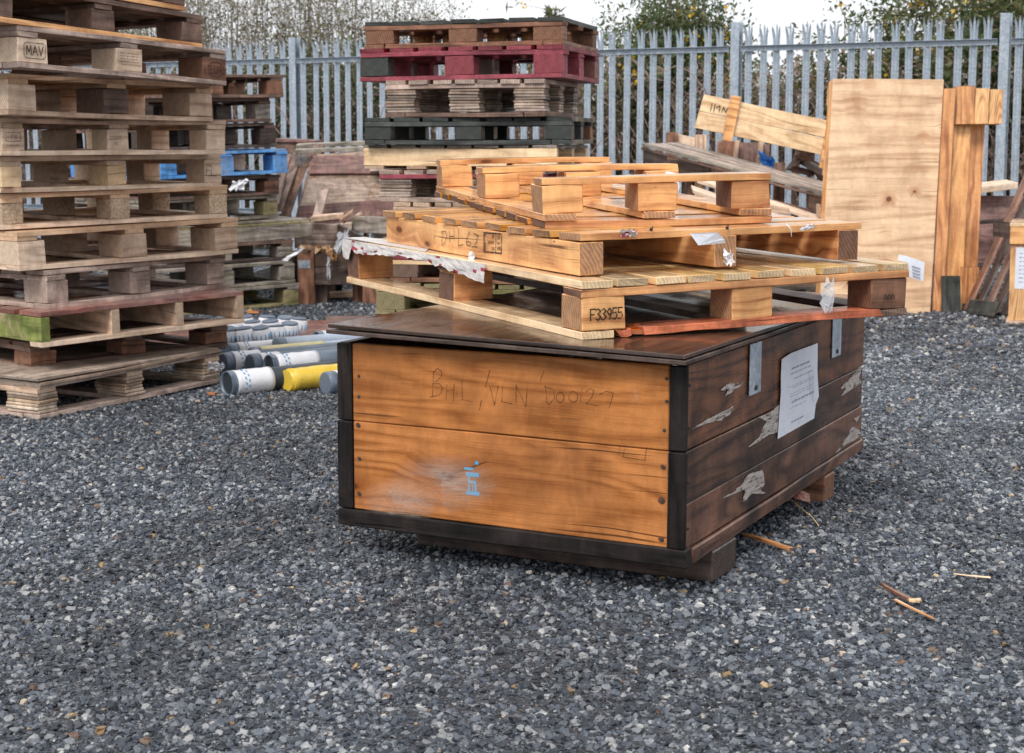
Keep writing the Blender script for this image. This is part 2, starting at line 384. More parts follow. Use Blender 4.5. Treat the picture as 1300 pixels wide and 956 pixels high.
# ------------------------------------------------------------------ stroke lettering
G = {
 'A': [[(0,0),(.45,1),(.9,0)],[(.18,.38),(.72,.38)]], 'B': [[(0,0),(0,1),(.5,1),(.7,.78),(.5,.54),(0,.52)],[(.5,.54),(.8,.28),(.5,0),(0,0)]],
 'D': [[(0,0),(0,1),(.45,1),(.8,.65),(.8,.35),(.45,0),(0,0)]], 'E': [[(.75,0),(0,0),(0,1),(.75,1)],[(0,.52),(.55,.52)]],
 'F': [[(0,0),(0,1),(.75,1)],[(0,.52),(.55,.52)]], 'H': [[(0,0),(0,1)],[(.75,0),(.75,1)],[(0,.5),(.75,.5)]],
 'I': [[(.3,0),(.3,1)]], 'J': [[(.1,1),(.75,1)],[(.5,1),(.5,.2),(.3,0),(0,.05)]], 'L': [[(0,1),(0,0),(.7,0)]],
 'M': [[(0,0),(.08,1),(.45,.3),(.82,1),(.9,0)]], 'N': [[(0,0),(0,1),(.75,0),(.75,1)]],
 'O': [[(.4,0),(.05,.3),(.05,.7),(.4,1),(.75,.7),(.75,.3),(.4,0)]], 'R': [[(0,0),(0,1),(.5,1),(.75,.78),(.5,.5),(0,.5)],[(.4,.5),(.8,0)]],
 'U': [[(0,1),(0,.2),(.25,0),(.5,0),(.75,.2),(.75,1)]], 'V': [[(0,1),(.4,0),(.8,1)]], 'S': [[(.75,.85),(.45,1),(.08,.8),(.2,.56),(.6,.44),(.75,.2),(.4,0),(.05,.12)]],
 'T': [[(0,1),(.8,1)],[(.4,1),(.4,0)]], 'P': [[(0,0),(0,1),(.55,1),(.75,.75),(.55,.5),(0,.5)]], 'X': [[(0,0),(.8,1)],[(0,1),(.8,0)]],
 '0': [[(.35,0),(.02,.3),(.02,.7),(.35,1),(.68,.7),(.68,.3),(.35,0)]], '1': [[(.35,0),(.35,1)]], '2': [[(.02,.8),(.3,1),(.65,.8),(.6,.55),(0,0),(.7,0)]],
 '3': [[(.02,.88),(.35,1),(.65,.78),(.3,.54),(.68,.28),(.35,0),(0,.12)]], '5': [[(.65,1),(.1,1),(.05,.56),(.45,.6),(.68,.3),(.4,0),(.02,.08)]],
 '6': [[(.55,1),(.1,.5),(.05,.2),(.35,0),(.65,.2),(.5,.5),(.12,.4)]], '7': [[(0,1),(.7,1),(.25,0)]], '9': [[(.6,.55),(.3,.42),(.05,.7),(.35,1),(.62,.8),(.58,.4),(.35,0)]],
 '/': [[(0,-.15),(.5,1.15)]], '-': [[(0,.5),(.5,.5)]], '.': [[(.1,0),(.2,.06)]],
}
def ribbon(mb, pts, w, n, mi=0, k0=0):
    n = n.normalized()
    for i in range(len(pts)-1):
        a, b = Vector(pts[i]), Vector(pts[i+1]); d = b-a
        if d.length < 1e-6: continue
        d.normalize(); s = n.cross(d)*w/2; e = d*w*.3; off = n*(.0009+.00006*((i+k0) % 5))
        q = [a-e-s+off, b+e-s+off, b+e+s+off, a-e+s+off]
        base = len(mb.v); mb.v += q; mb.quad((base, base+1, base+2, base+3), [(0, 0)]*4, mi)
def letters(mb, text, p, ex, ey, h, w, adv=None, slant=0, jit=0, r=rnd, mi=0):
    ex, ey = Vector(ex).normalized(), Vector(ey).normalized(); n = ex.cross(ey)
    x = 0; adv = adv or h*.72
    for ch in text:
        if ch != ' ':
            dy = r.uniform(-jit, jit)*h
            for k, st in enumerate(G[ch]):
                ribbon(mb, [Vector(p)+ex*(x+(a*.72+slant*b)*h)+ey*(b*h+dy) for a, b in st], w, n, mi, k)
        x += adv

# ------------------------------------------------------------------ pallets
PALLETS = {}
def block_mesh(mb, p, s, mat, r, ply=0):
    if ply:
        hz = s[2]/ply
        for i in range(ply):
            mb.board((p[0]+r.uniform(-.006, .006), p[1]+r.uniform(-.006, .006), p[2]+i*hz+.0006), (0, s[1], 0) if s[1] > s[0] else (s[0], 0, 0), (s[0], 0, 0) if s[1] > s[0] else (0, s[1], 0), (0, 0, hz-.0014), 0, 0, nseg=1, jit=.001, r=r)
    else:
        mb.board(p, (s[0], 0, 0), (0, s[1], 0), (0, 0, s[2]), nseg=2, jit=.0022, r=r, ragged=.001)
def pallet(key, label, o, yaw, tu, tv, a, b, t, deck='tan', block='tan', bottom='tan', stringer=None, deck_dir='u', style='block',
           bu=.10, bv=.145, nd=7, bw=.10, tb=.021, ply=0, bottom_style='perim', group='stacked wooden pallets', seed=None, flip=False, skip=(), nbear=3, bear_w=.045,
           deck_w=None, bottom_deck=0, overhang=0., name='wooden_pallet', blockmats=None, edge=None, chipped=0., solid_deck=None, nails=True, bottoms=None):
    r = random.Random(seed if seed is not None else sum(ord(c)*(i+3) for i, c in enumerate(key)))
    root = empty(name, label, 'pallet', mat=pose(o, yaw, tu, tv), group=group)
    stringer = stringer or deck
    def Z(z, h): return (t-z-h) if flip else z
    def brd(mb, u0, v0, z, U, V, h, dirn, bow=.003, ragged=.003):
        j = r.uniform(-.004, .004)
        if dirn == 'u': mb.board((u0+j, v0, Z(z, h)), (U, 0, 0), (0, V, 0), (0, 0, h), r=r, bow=bow, ragged=ragged)
        else: mb.board((u0, v0+j, Z(z, h)), (0, V, 0), (U, 0, 0), (0, 0, h), r=r, bow=bow, ragged=ragged)
    if style == 'block':
        zb = tb; hb = t-3*tb
        # bottom boards
        us = [0, a/2-bw/2, a-bw]; vs = [0, b/2-bw/2, b-bw]
        bm = bottoms or {}
        if bottom_style in ('perim', 'u'):
            for i, v0 in enumerate(vs if bottom_style == 'u' else [0, b-bw]):
                mb = MB(); brd(mb, 0, v0, 0, a, bw, tb, 'u'); mb.build('bottom_board', W[bm.get(('u', i), bottom)], root, .0015)
        if bottom_style in ('perim', 'v'):
            inset = bw+.003 if bottom_style == 'perim' else 0
            for i, u0 in enumerate(us):
                mb = MB(); brd(mb, u0, inset, 0, bw, b-2*inset, tb, 'v'); mb.build('bottom_board', W[bm.get(('v', i), bottom)], root, .0015)
        # blocks
        for i, fu in enumerate((0, .5, 1)):
            for j, fv in enumerate((0, .5, 1)):
                if (i, j) in skip: continue
                mb = MB(); u0, v0 = fu*(a-bu)+r.uniform(-.004, .004), fv*(b-bv)+r.uniform(-.004, .004)
                if i == 0: u0 = abs(u0)*.5+.001
                if j == 0: v0 = abs(v0)*.5+.002
                block_mesh(mb, (u0, v0, Z(zb+.0005, hb-.001)), (bu, bv, hb-.001), None, r, ply)
                bk = (blockmats or {}).get((i, j), block)
                mb.build('block', W[bk], root, .003)
        zs = zb+hb
        for i, f in enumerate((0, .5, 1)):
            mb = MB()
            if deck_dir == 'u': brd(mb, f*(a-bw), 0, zs, bw, b, tb, 'v')
            else: brd(mb, 0, f*(b-bw), zs, a, bw, tb, 'u')
            mb.build('stringer_board', W[stringer], root, .0015)
        zd = zs+tb+.0008
    else:
        zb = tb if bottom_deck else 0
        hb = t-tb-zb
        for i in range(nbear):
            mb = MB(); u0 = i/(nbear-1)*(a-bear_w)
            if deck_dir == 'u': mb.board((u0, 0, Z(zb+.0005, hb-.001)), (0, b, 0), (bear_w, 0, 0), (0, 0, hb-.001), r=r, bow=.001)
            bk = (blockmats or {}).get(i, block)
            mb.build('bearer', W[bk], root, .002)
        if bottom_deck:
            mb = MB(); wv = .1
            for k in range(bottom_deck):
                v0 = k/(bottom_deck-1)*(b-wv); brd(mb, 0, v0, 0, a, wv, tb, 'u')
            mb.build('bottom_deck', W[bottom], root, .0015)
        zd = zb+hb+.0008
    mb = MB(); span = b if deck_dir == 'u' else a
    if solid_deck:
        nl = solid_deck; hz = tb*1.9/nl
        for k in range(nl):
            mb.board((r.uniform(-.012, .012), r.uniform(-.012, .012), Z(zd+k*hz, hz-.001)), (a, 0, 0), (0, b, 0), (0, 0, hz-.001), r=r, jit=.003)
    else:
        dw = deck_w or span/nd*.86
        for k in range(nd):
            p = k/(nd-1)*(span-dw)
            if k not in (0, nd-1): p += r.uniform(-.006, .006)
            w = dw*r.uniform(.93, 1.05) if k not in (0, nd-1) else dw
            sh = r.uniform(-chipped, chipped)
            if deck_dir == 'u': brd(mb, -overhang+sh, p, zd, a+2*overhang, w, tb, 'u', ragged=.002)
            else: brd(mb, p, -overhang+sh, zd, w, b+2*overhang, tb, 'v', ragged=.002)
    mb.build('deck', W[edge or deck], root, .0015)
    PALLETS[key] = dict(root=root, M=pose(o, yaw, tu, tv), a=a, b=b, t=t)
    return root
# ================================================================== THE CRATE
CM = pose((.44, 3.808, .09), 62.7); CA, CB, CT = 1.748, 1.051, .527
CI = CM.inverted()
crate = empty('wooden_crate', 'large orange-brown wooden crate with black painted frame carrying the wet pallets', 'crate', mat=CM)
def cfront(x, y):
    p = on_plane(x, y, CM @ Vector((0, 0, 0)), CM.to_3x3() @ Vector((-1, 0, 0))); q = CI @ p; q.x = 0; return q
def cside(x, y):
    p = on_plane(x, y, CM @ Vector((0, 0, 0)), CM.to_3x3() @ Vector((0, -1, 0))); q = CI @ p; q.y = 0; return q
def cb(name, lst, mat, bev=.002, parent=crate, **kw):
    mb = MB()
    for p, U, V, T in lst: mb.board(p, U, V, T, **kw)
    o = mb.build(name, W[mat] if isinstance(mat, str) else mat, parent, bev); return o
post = .049; rim = .047; seam = .302
bt = .028
fp = cb('front_panel', [((.0045, post+.001, rim+.001), (0, CB-2*post-.002, 0), (0, 0, seam-rim-.003), (bt, 0, 0)),
                        ((.003, post+.001, seam), (0, CB-2*post-.002, 0), (0, 0, CT-seam-.006), (bt, 0, 0))], 'crate', .003, jit=.0008)
cb('back_panel', [((CA-bt, post+.001, .001), (0, CB-2*post-.002, 0), (0, 0, .26), (bt, 0, 0)), ((CA-bt, post+.001, .264), (0, CB-2*post-.002, 0), (0, 0, CT-.268), (bt, 0, 0))], 'crate')
# side planks (both long sides), seams as in the photograph
for yy, w_ in ((0.003, bt), (CB-bt-.003, bt)):
    zs = [.045, .165, .305, .527]
    cb('side_panel', [((.012+bt*0, yy, zs[0]+.001), (CA-.016, 0, 0), (0, w_, 0), (0, 0, zs[1]-zs[0]-.003)),
                      ((.012, yy, zs[1]), (CA-.02, 0, 0), (0, w_, 0), (0, 0, zs[2]-zs[1]-.004)),
                      ((.012, yy, zs[2]), (CA-.018, 0, 0), (0, w_, 0), (0, 0, zs[3]-zs[2]-.004))], 'crateside', .0025, jit=.001)
for v0 in (0.0, CB-post):   # dark corner posts on the front, the right one split at the seam
    cb('corner_post', [((-.003, v0, rim+.002), (0, 0, seam-rim-.004), (0, post, 0), (.014, 0, 0)), ((-.002, v0+.001, seam+.001), (0, 0, CT-seam-.007), (0, post-.001, 0), (.013, 0, 0))], 'frame', .003, jit=.0012, me=0)
cb('bottom_rail', [((-.004, -.003, 0), (0, CB+.006, 0), (.045, 0, 0), (0, 0, rim))], 'frame', .004, jit=.003, me=0, nseg=12)
cb('bottom_rail', [((.042, -.004, .002), (CA-.045, 0, 0), (0, .03, 0), (0, 0, .042))], 'crateside', .004, jit=.003, nseg=12)
cb('floor', [((.05, .035, .003), (CA-.1, 0, 0), (0, CB-.07, 0), (0, 0, .018))], 'dark', 0)
LM = pose((.43, 3.761, .6215), 62.4, 0, 1.15); 
mb = MB()
mb.board((-.006, .0, 0), (CA+.03, 0, 0), (0, CB+.018, 0), (0, 0, .011), 1, 1, nseg=10, jit=.0015)
mb.board((0, .004, .0125), (CA+.02, 0, 0), (0, CB+.010, 0), (0, 0, .011), 0, 1, nseg=10, jit=.0015)
lid = mb.build('lid', W['lid'], crate, .0015)
lid.matrix_local = CI @ LM
# nails along the front board ends
for (x, y) in ((455, 478), (455, 504), (455, 541), (456, 583), (456, 628), (846, 481), (846, 510), (843, 547), (842, 594), (841, 637), (840, 686)):
    p = cfront(x, y); p.x = .0045
    mb = MB(); mb.tube([p, p-Vector((.002, 0, 0))], .0052, 8, cap=True); mb.build('nail_head', IRON, crate)
    mb = MB(); mb.tube([p+Vector((-.0003, .004, .002)), p+Vector((-.0008, .004, .002))], .0075+.003*math.sin(x*7+y), 9, cap=True); mb.build('rust_stain', plain('rust_stain', (.13, .05, .02), .6, var=.3), crate)
for z in (.1, .22, .36, .47):
    p = Vector((.022, .002, z)); mb = MB(); mb.tube([p, p-Vector((0, .0022, 0))], .0045, 7); mb.build('nail_head', IRON, crate)
# handwriting
def z2px(ox, oy, sc, pts): return [(ox+x/sc, oy+y/sc) for x, y in pts]
ST = [[(95,100),(92,180),(88,262)], [(92,112),(120,86),(146,104),(142,140),(98,172)], [(85,180),(130,178),(152,205),(132,248),(72,262)],
      [(178,185),(172,275)], [(174,222),(218,215)], [(222,180),(216,290)], [(270,160),(270,275),(335,290)], [(440,95),(412,200)], [(388,280),(375,345)],
      [(440,190),(468,310),(490,190)], [(518,185),(512,288),(577,302)], [(600,295),(600,185),(660,320),(668,205)], [(770,100),(748,160)],
      [(780,190),(788,292)], [(770,195),(828,212),(836,268),(802,305),(774,288)],
      [(870+24*math.cos(a), 262+32*math.sin(a)) for a in [i*.7 for i in range(10)]], [(950+28*math.cos(a), 260+34*math.sin(a)) for a in [i*.7 for i in range(10)]],
      [(1002,205),(994,290)], [(1030,228),(1052,208),(1076,222),(1066,258),(1030,302),(1105,316)], [(1110,245),(1150,226),(1196,236),(1168,330)]]
mb = MB()
for k, st in enumerate(ST): ribbon(mb, [cfront(*p)+Vector((.003, 0, 0)) for p in z2px(530, 450, 4.815, st)], .0015, Vector((-1, 0, 0)), k0=k)
for k, st in enumerate([[(785,578),(788,550),(805,553)], [(790,580),(818,585),(820,568),(794,563),(790,580)]]):
    ribbon(mb, [cfront(*p)+Vector((.0045, 0, 0)) for p in st], .0013, Vector((-1, 0, 0)), k0=k)
mb.build('handwriting', INKB, crate)
def smear_mat():
    m, nt, b = new_mat('chalky_smear')
    uv = nt.new('ShaderNodeUVMap').outputs[0]; ln = nt.new('ShaderNodeVectorMath', operation='LENGTH'); nt.put(ln.inputs[0], nt.vmath('SUBTRACT', uv, (.5, .5, 0)))
    n = nt.noise(nt.vmath('MULTIPLY', uv, (5, 30, 1)), 1, 5, .7, .6); n2 = nt.noise(nt.vmath('MULTIPLY', uv, (3, 3, 1)), 1, 4, .6, .6)
    a = nt.math('MULTIPLY', nt.rng(ln.outputs['Value'], .12, .48, 1, 0), nt.math('MULTIPLY', nt.rng(n, .3, .7, .2, 1), nt.rng(n2, .3, .6, .2, 1)))
    b.inputs['Base Color'].default_value = (.62, .50, .42, 1); b.inputs['Roughness'].default_value = .7; nt.put(b.inputs['Alpha'], nt.math('MULTIPLY', a, .8)); return m
SMEAR = smear_mat()
for (x0, y0, x1, y1) in ((490, 570, 640, 650), (455, 600, 560, 668), (800, 470, 848, 520)):
    mb = MB(); a_, b_, c_, d_ = [cfront(*p)+Vector((.0028, 0, 0)) for p in ((x0, y1), (x1, y1+8), (x1, y0+8), (x0, y0))]
    mb.v = [a_, b_, c_, d_]; mb.quad((0, 1, 2, 3), [(0, 0), (1, 0), (1, 1), (0, 1)]); mb.build('chalky_smear', SMEAR, crate)
mb = MB()
for st, w in (([(318,108),(348,112)], .009), ([(125,205),(260,215)], .007), ([(165,305),(350,320)], .012), ([(195,430),(310,450)], .008), ([(165,625),(360,645)], .011),
              ([(200,350),(200,400)], .005), ([(200,490),(200,600)], .005), ([(262,490),(262,600)], .004), ([(312,490),(312,600)], .006)):
    ribbon(mb, [cfront(*p)+Vector((.0045, 0, 0)) for p in z2px(580, 580, 13.65, st)], w, Vector((-1, 0, 0)))
mb.build('blue_stencil_mark', BLUEINK, crate)
# pale worn patches on the dark side
POL = [[(240,290),(262,270),(312,265),(296,280),(255,310),(262,288)], [(150,415),(195,385),(240,360),(278,342),(270,365),(240,385),(215,390)],
       [(425,338),(360,380),(388,390),(362,442),(328,472),(395,432),(424,425)], [(248,635),(300,600),(330,560),(372,545),(380,590),(365,612),(385,620),(340,622),(308,648),(318,608)],
       [(622,285),(640,262),(690,215),(688,232),(678,250),(690,268),(625,307),(640,285)], [(608,490),(650,430),(660,408),(685,420),(682,440),(640,465)], [(666,382),(685,370),(672,392)]]
r_ = random.Random(3)
for P in POL:
    pts = []
    for i in range(len(P)):
        a, b = P[i], P[(i+1) % len(P)]
        for t in (0, .33, .66): pts.append((a[0]+(b[0]-a[0])*t+r_.uniform(-2.5, 2.5), a[1]+(b[1]-a[1])*t+r_.uniform(-2.5, 2.5)))
    q = [cside(*p)+Vector((0, -.0003, 0)) for p in z2px(820, 380, 2.516, pts)]
    mb = MB(); mb.poly_extrude(q, (0, .002, 0)); mb.build('worn_patch', PAINT, crate)
# galvanised straps
for (xa, xb, yt, yb) in ((950, 964, 424, 503), (1055, 1066, 405, 455)):
    a_, b_ = cside(xa, yb), cside(xb, yb-6)
    t_ = cside(xa, yt); u0, u1 = a_.x, b_.x
    mb = MB(); mb.box((u0, -.0045, a_.z), (u1-u0, 0, 0), (0, .0035, 0), (0, 0, CT-.004-a_.z))
    st = mb.build('metal_strap', GALV, crate, .001)
    for z in (a_.z+.018, a_.z+.17*.9):
        mb = MB(); mb.tube([Vector(((u0+u1)/2, -.0042, z)), Vector(((u0+u1)/2, -.009, z))], .007, 8); mb.build('bolt', IRON, st)
# paper notice
pc = [(986,557),(990,499),(990,478),(991,456),(1003,448),(1036.6,435.6),(1036,470),(1038,503),(1034,513),(1032,531)]
q = [cside(*p) for p in pc]
cu = sum((p.x for p in q))/len(q)
mb = MB(); base = [Vector((p.x, -.003, p.z)) for p in q]; mb.poly_extrude(base, (0, -.0012, 0))
note = mb.build('paper_notice', PAPER, crate)
mb = MB(); r_ = random.Random(5)
O_ = cside(990, 459)+Vector((0, -.0044, 0)); X_ = Vector((1, 0, 0)); Z_ = Vector((0, 0, 1))
wid = cside(1036, 480).x - O_.x
for fz, x0, x1, w in ((.035, .28, .75, .005), (.05, .25, .8, .003), (.068, .35, .85, .003), (.088, .2, .9, .0016), (.094, .3, .9, .0016), (.112, .25, .88, .0016), (.120, .25, .8, .0016), (.138, .3, .9, .005), (.155, .25, .7, .0016), (.20, .3, .62, .004)):
    x = x0
    while x < x1:
        l = r_.uniform(.03, .1); ribbon(mb, [O_+X_*(x*wid)-Z_*fz, O_+X_*(min(x+l, x1)*wid)-Z_*(fz-.001*r_.random())], w, Vector((0, -1, 0))); x += l+.03
for k in range(7): ribbon(mb, [O_+X_*(wid*(.72+.03*k))-Z_*(.06+.01*(k % 3)), O_+X_*(wid*(.78+.02*k))-Z_*(.13+.008*k)], .0012, Vector((0, -1, 0)), k0=k)
mb.build('printed_text', PRINT, note)
# bearers under the crate
for u0, bl_, mt in ((.19, CB-.14, 'dark'), (1.26, CB, 'rust')):
    cb('bearer', [((u0, -.006, -.088), (0, bl_, 0), (.19 if u0 < .5 else .115, 0, 0), (0, 0, .087))], mt, .004, jit=.002)
p = cside(1012, 618)
mb = MB(); r_ = random.Random(9)
for k in range(2): mb.board((p.x+.03*k, -.01-.004*k, -.018+.004*k), (.07, -.02*r_.random(), -.012-.01*r_.random()), (0, .02, .006), (.0, .001, .012), nseg=3, jit=.003, r=r_)
mb.build('splintered_edge', W['redbrown'], crate)

# ================================================================== PALLETS ON THE CRATE
G3 = 'pallets piled on the large crate'
A = pallet('A', 'broad pale wood pallet lowest of the three on the crate, stamped F33955', (.184, 4.008, .653), 27.5, .6, .8, 1.112, 1.687, .154,
           deck='pale', block='fresh', bottom='pale', stringer='orange', deck_dir='v', bu=.135, bv=.11, nd=10, tb=.021, bottom_style='v', group=G3,
           bottoms={('v', 1): 'dark', ('v', 2): 'brown'}, blockmats={(0, 1): 'orange', (2, 0): 'rust', (0, 2): 'orange', (1, 1): 'dark', (1, 2): 'dark', (2, 1): 'brown', (2, 2): 'brown'}, skip=())
mb = MB(); mb.board((.195, 0, .0), (.82, 0, 0), (0, .095, 0), (0, 0, .021), jit=.004, bow=.006, ragged=.004, nseg=10)
for k in range(7): mb.board((.155+.006*k, .01+.012*k, .003), (.06-.004*k, 0, 0), (0, .012, 0), (0, 0, .012+.001*k), nseg=2, jit=.002)
mb.build('broken_bottom_board', W['redwet'], A, .001)
mb = MB(); mb.board((.112, .005, .0), (.045, 0, 0), (0, .09, 0), (0, 0, .02), jit=.004, ragged=.006, nseg=3); mb.build('board_stub', W['redwet'], A, .001)
mb = MB(); letters(mb, 'F33955', (.024, -.002, .050), (1, 0, 0), (0, 0, 1), .030, .0040, adv=.0168)
mb.build('stamped_number', INK, A)
mb = MB()
for k in range(3):
    ribbon(mb, [Vector((1.018+.014*k, -.003, .050)), Vector((1.022+.014*k, -.003, .066)), Vector((1.028+.014*k, -.003, .052)), Vector((1.031+.014*k, -.003, .062))], .0028, Vector((0, -1, 0)), k0=k)
mb.build('small_stamp', INK, A)
B = pallet('B', 'orange pine pallet with solid side beam marked DHL, middle of the three on the crate', (.181, 4.105, .815), 27.3, .8, .8, .949, 1.338, .110,
           deck='fresh', block='fresh', stringer='fresh', style='bearer', bear_w=.075, nd=9, deck_w=.112, tb=.02, group=G3, blockmats={1: 'fresh', 2: 'orange'}, overhang=.004, edge='fresh')
MBm = PALLETS['B']['M']; MBi = MBm.inverted()
def bface(x, y, key='B', axis=0):
    M = PALLETS[key]['M']; n = M.to_3x3() @ (Vector((-1, 0, 0)) if axis == 0 else Vector((0, -1, 0)))
    q = M.inverted() @ on_plane(x, y, M @ Vector((0, 0, 0)), n); q[axis] = -.0022; return q
NX, NY = Vector((-1, 0, 0)), Vector((0, -1, 0))
mb = MB()   # zoom scale 10.83 from (560,270)
for k, st in enumerate([[(30,260),(25,350),(12,450)], [(12,265),(70,250),(90,320),(60,410),(20,455)], [(122,240),(128,400)], [(125,330),(188,322)], [(190,215),(190,395)],
           [(250,220),(245,455),(312,438)], [(400,262),(355,370),(360,440),(405,456),(418,415),(392,392),(360,405)], [(455,282),(528,318)], [(510,310),(500,400),(470,440)], [(435,466),(515,470)]]):
    ribbon(mb, [bface(*p) for p in z2px(560, 270, 10.83, st)], .0026, NX, k0=k)
for k, (st, w) in enumerate([([(600,275),(840,290),(838,560),(600,535),(600,275)], .0042), ([(765,290),(762,545)], .0028)]):
    ribbon(mb, [bface(*p) for p in z2px(560, 270, 10.83, st)], w, NX, k0=k)
r_ = random.Random(2)
for (xa, xb, ya, yb) in ((715, 745, 300, 350), (655, 745, 385, 430), (712, 745, 470, 520), (785, 825, 300, 370), (785, 822, 400, 440), (785, 830, 460, 520), (600, 630, 400, 520), (605, 630, 290, 320)):
    x = xa
    while x < xb: ribbon(mb, [bface(*p) for p in z2px(560, 270, 10.83, [(x, ya+r_.uniform(0, 8)), (x, yb-r_.uniform(0, 8))])], .0022, NX, k0=int(x)); x += 10
mb.build('handwriting_and_stamp', INK, B)
for (x, y) in ((828, 288), (924, 286)):
    mb = MB(); q = bface(x, y, 'B', 1); mb.tube([q, q+Vector((-.012, -.012, -.006))], .0022, 6); mb.tube([q+Vector((-.012, -.0118, -.006)), q+Vector((-.0135, -.0135, -.0065))], .005, 7)
    mb.build('bent_nail', IRON, B)
C_ = pallet('C', 'honey coloured upturned pallet on top of the crate pile, blocks facing up', (.087, 4.337, .929), 12.4, 1.0, 1.3, .683, 1.798, .142,
            deck='orange', block='fresh', bottom='fresh', stringer='fresh', deck_dir='u', bu=.118, bv=.14, nd=11, bw=.095, tb=.020, bottom_style='u', flip=True, group=G3, blockmats={(2, 0): 'orange'}, chipped=.006)

# ================================================================== LEFT STACK (near)
GL = 'pallets stacked at the left edge'
def L(key, label, o, yaw, tu, tv, a, t, b=1.2, **kw): return pallet(key, label, o, yaw, tu, tv, a, b, t, group=GL, **kw)
L('L1', 'ground pallet of the left stack with layered plywood blocks and torn plywood deck', (-2.024, 6.487, 0), 58.1, .9, 0, 1.124, .156, deck='tan', block='plyedge', bottom='pinkgrey',
  ply=6, solid_deck=3, bu=.11, bv=.20, edge='plyedgegrey', tb=.022)
L('L1b', 'dark reddish pallet second from the ground in the left stack, under the mossy one', (-2.16, 6.825, .166), 48, .3, 0, 1.10, .125, deck='brown', block='rust', bottom='brown', bu=.13, bv=.14)
L('L2', 'pallet with a bright green mossy side and red deck edge in the left stack', (-2.044, 6.625, .293), 49.2, .9, 0, 1.123, .155, deck='redbrown', block='tan', bottom='tanlight', style='bearer',
  nbear=4, bear_w=.045, bottom_deck=3, blockmats={0: 'moss'}, tb=.022, nd=6, deck_w=.17)
L('L3', 'brown block pallet resting on the mossy pallet in the left stack', (-2.051, 6.755, .449), 54, 1.1, .1, 1.070, .168, deck='pinkgrey', block='pinkgrey', bottom='pinkgrey', bu=.115, bv=.16)
L('L4', 'pallet with thick silvery corner block and pale bottom board, under the chipboard block pallet', (-2.148, 6.678, .622), 48, 1.1, .2, 1.2, .172, deck='honey', block='tan', bottom='tanlight', bu=.135, bv=.20, ply=0, blockmats={(0, 0): 'tanlight'})
L('L5', 'pallet with speckled chipboard blocks halfway up the left stack', (-2.229, 6.729, .801), 44, .9, .2, 1.168, .157, deck='honey', block='chip', bottom='tanlight', bu=.10, bv=.14)
L('L6', 'pale pallet marked EL on its right block, level with the blue pallet', (-2.216, 6.691, .964), 46.2, .3, .1, 1.156, .155, deck='tanlight', block='tanlight', bottom='tanlight', bu=.10, bv=.16, blockmats={(1, 0): 'pale', (2, 0): 'tanlight', (0, 0): 'pale'})
L('L7', 'tan pallet with a framed black stamp on its left block in the left stack', (-2.18, 6.611, 1.124), 42.2, .1, .3, 1.107, .160, deck='tan', block='tanlight', bottom='tanlight', bu=.105, bv=.15, overhang=.01)
L('L8', 'greyish pallet with a cracked middle block, just under the MAV pallet', (-2.088, 6.437, 1.292), 51.6, -.5, .2, 1.099, .172, deck='honey', block='tan', bottom='tan', bu=.135, bv=.2, blockmats={(0, 0): 'tanlight', (1, 0): 'brown'})
L('L9', 'dark brown pallet with blocks marked MAV and EUR near the top of the left stack', (-1.978, 6.236, 1.478), 56.8, -1.6, -.2, 1.191, .164, deck='pinkgrey', block='rust', bottom='pinkgrey', bu=.15, bv=.16, blockmats={(0, 0): 'tanlight', (1, 0): 'tanlight'})
L('L10', 'dark pallet with a fresh orange bottom board, second from the top of the left stack', (-2.048, 6.099, 1.652), 60.4, -1.8, -.3, 1.261, .152, deck='brown', block='brown', bottom='fresh', bu=.13, bv=.16)
L('L11', 'topmost pallet of the left stack, cut by the top edge of the photo', (-2.048, 6.12, 1.812), 60.4, -1.8, -.3, 1.15, .152, deck='brown', block='brown', bottom='fresh', bu=.13, bv=.16)
def stamp(key, name, fn, mat=INK):
    mb = MB(); fn(mb); mb.build(name, mat, PALLETS[key]['root'])
EX, EZ = (1, 0, 0), (0, 0, 1)
def rect(mb, p, w, h, s, rounded=0):
    p = Vector(p); x, z = Vector(EX), Vector(EZ); c = rounded
    pts = [p+x*c, p+x*(w-c), p+x*w+z*c, p+x*w+z*(h-c), p+x*(w-c)+z*h, p+x*c+z*h, p+z*(h-c), p+z*c, p+x*c]
    ribbon(mb, pts, s, NY)
stamp('L9', 'branded_mark', lambda mb: (letters(mb, 'MAV', (.042, -.002, .052), EX, EZ, .038, .0045, adv=.031), rect(mb, (.03, -.002, .040), .108, .062, .003, .010)), INK)
def eur(mb):
    cx, cz = 1.191-.073, .068
    ribbon(mb, [Vector((cx+.052*math.cos(a), -.003, cz+.034*math.sin(a))) for a in [i*2*math.pi/20 for i in range(21)]], .004, NY)
    letters(mb, 'EUR', (cx-.036, -.003, cz-.016), EX, EZ, .032, .0042, adv=.027)
stamp('L9', 'branded_mark', eur, INKR)
def lines(x0, z0, w, rows, key_r=4):
    def f(mb):
        r = random.Random(key_r)
        for k in range(rows):
            x = x0
            while x < x0+w: l = r.uniform(.006, .016); ribbon(mb, [Vector((x, -.002, z0-k*.012)), Vector((x+l, -.002, z0-k*.012+r.uniform(-.001, .001)))], .0028, NY, k0=k); x += l+.005
    return f
stamp('L9', 'faded_print', lines((1.191-.15)/2+.02, .10, .10, 5), INKR)
stamp('L6', 'pencil_mark', lambda mb: letters(mb, 'EL.', (1.156-.088, -.003, .055), EX, EZ, .05, .003, adv=.028), INKR)
stamp('L7', 'framed_stamp', lambda mb: (rect(mb, (.02, -.003, .062), .064, .036, .0022), letters(mb, '1 F10.', (.026, -.003, .074), EX, EZ, .014, .0022, adv=.009), lines(.022, .045, .055, 1)(mb)), INKR)
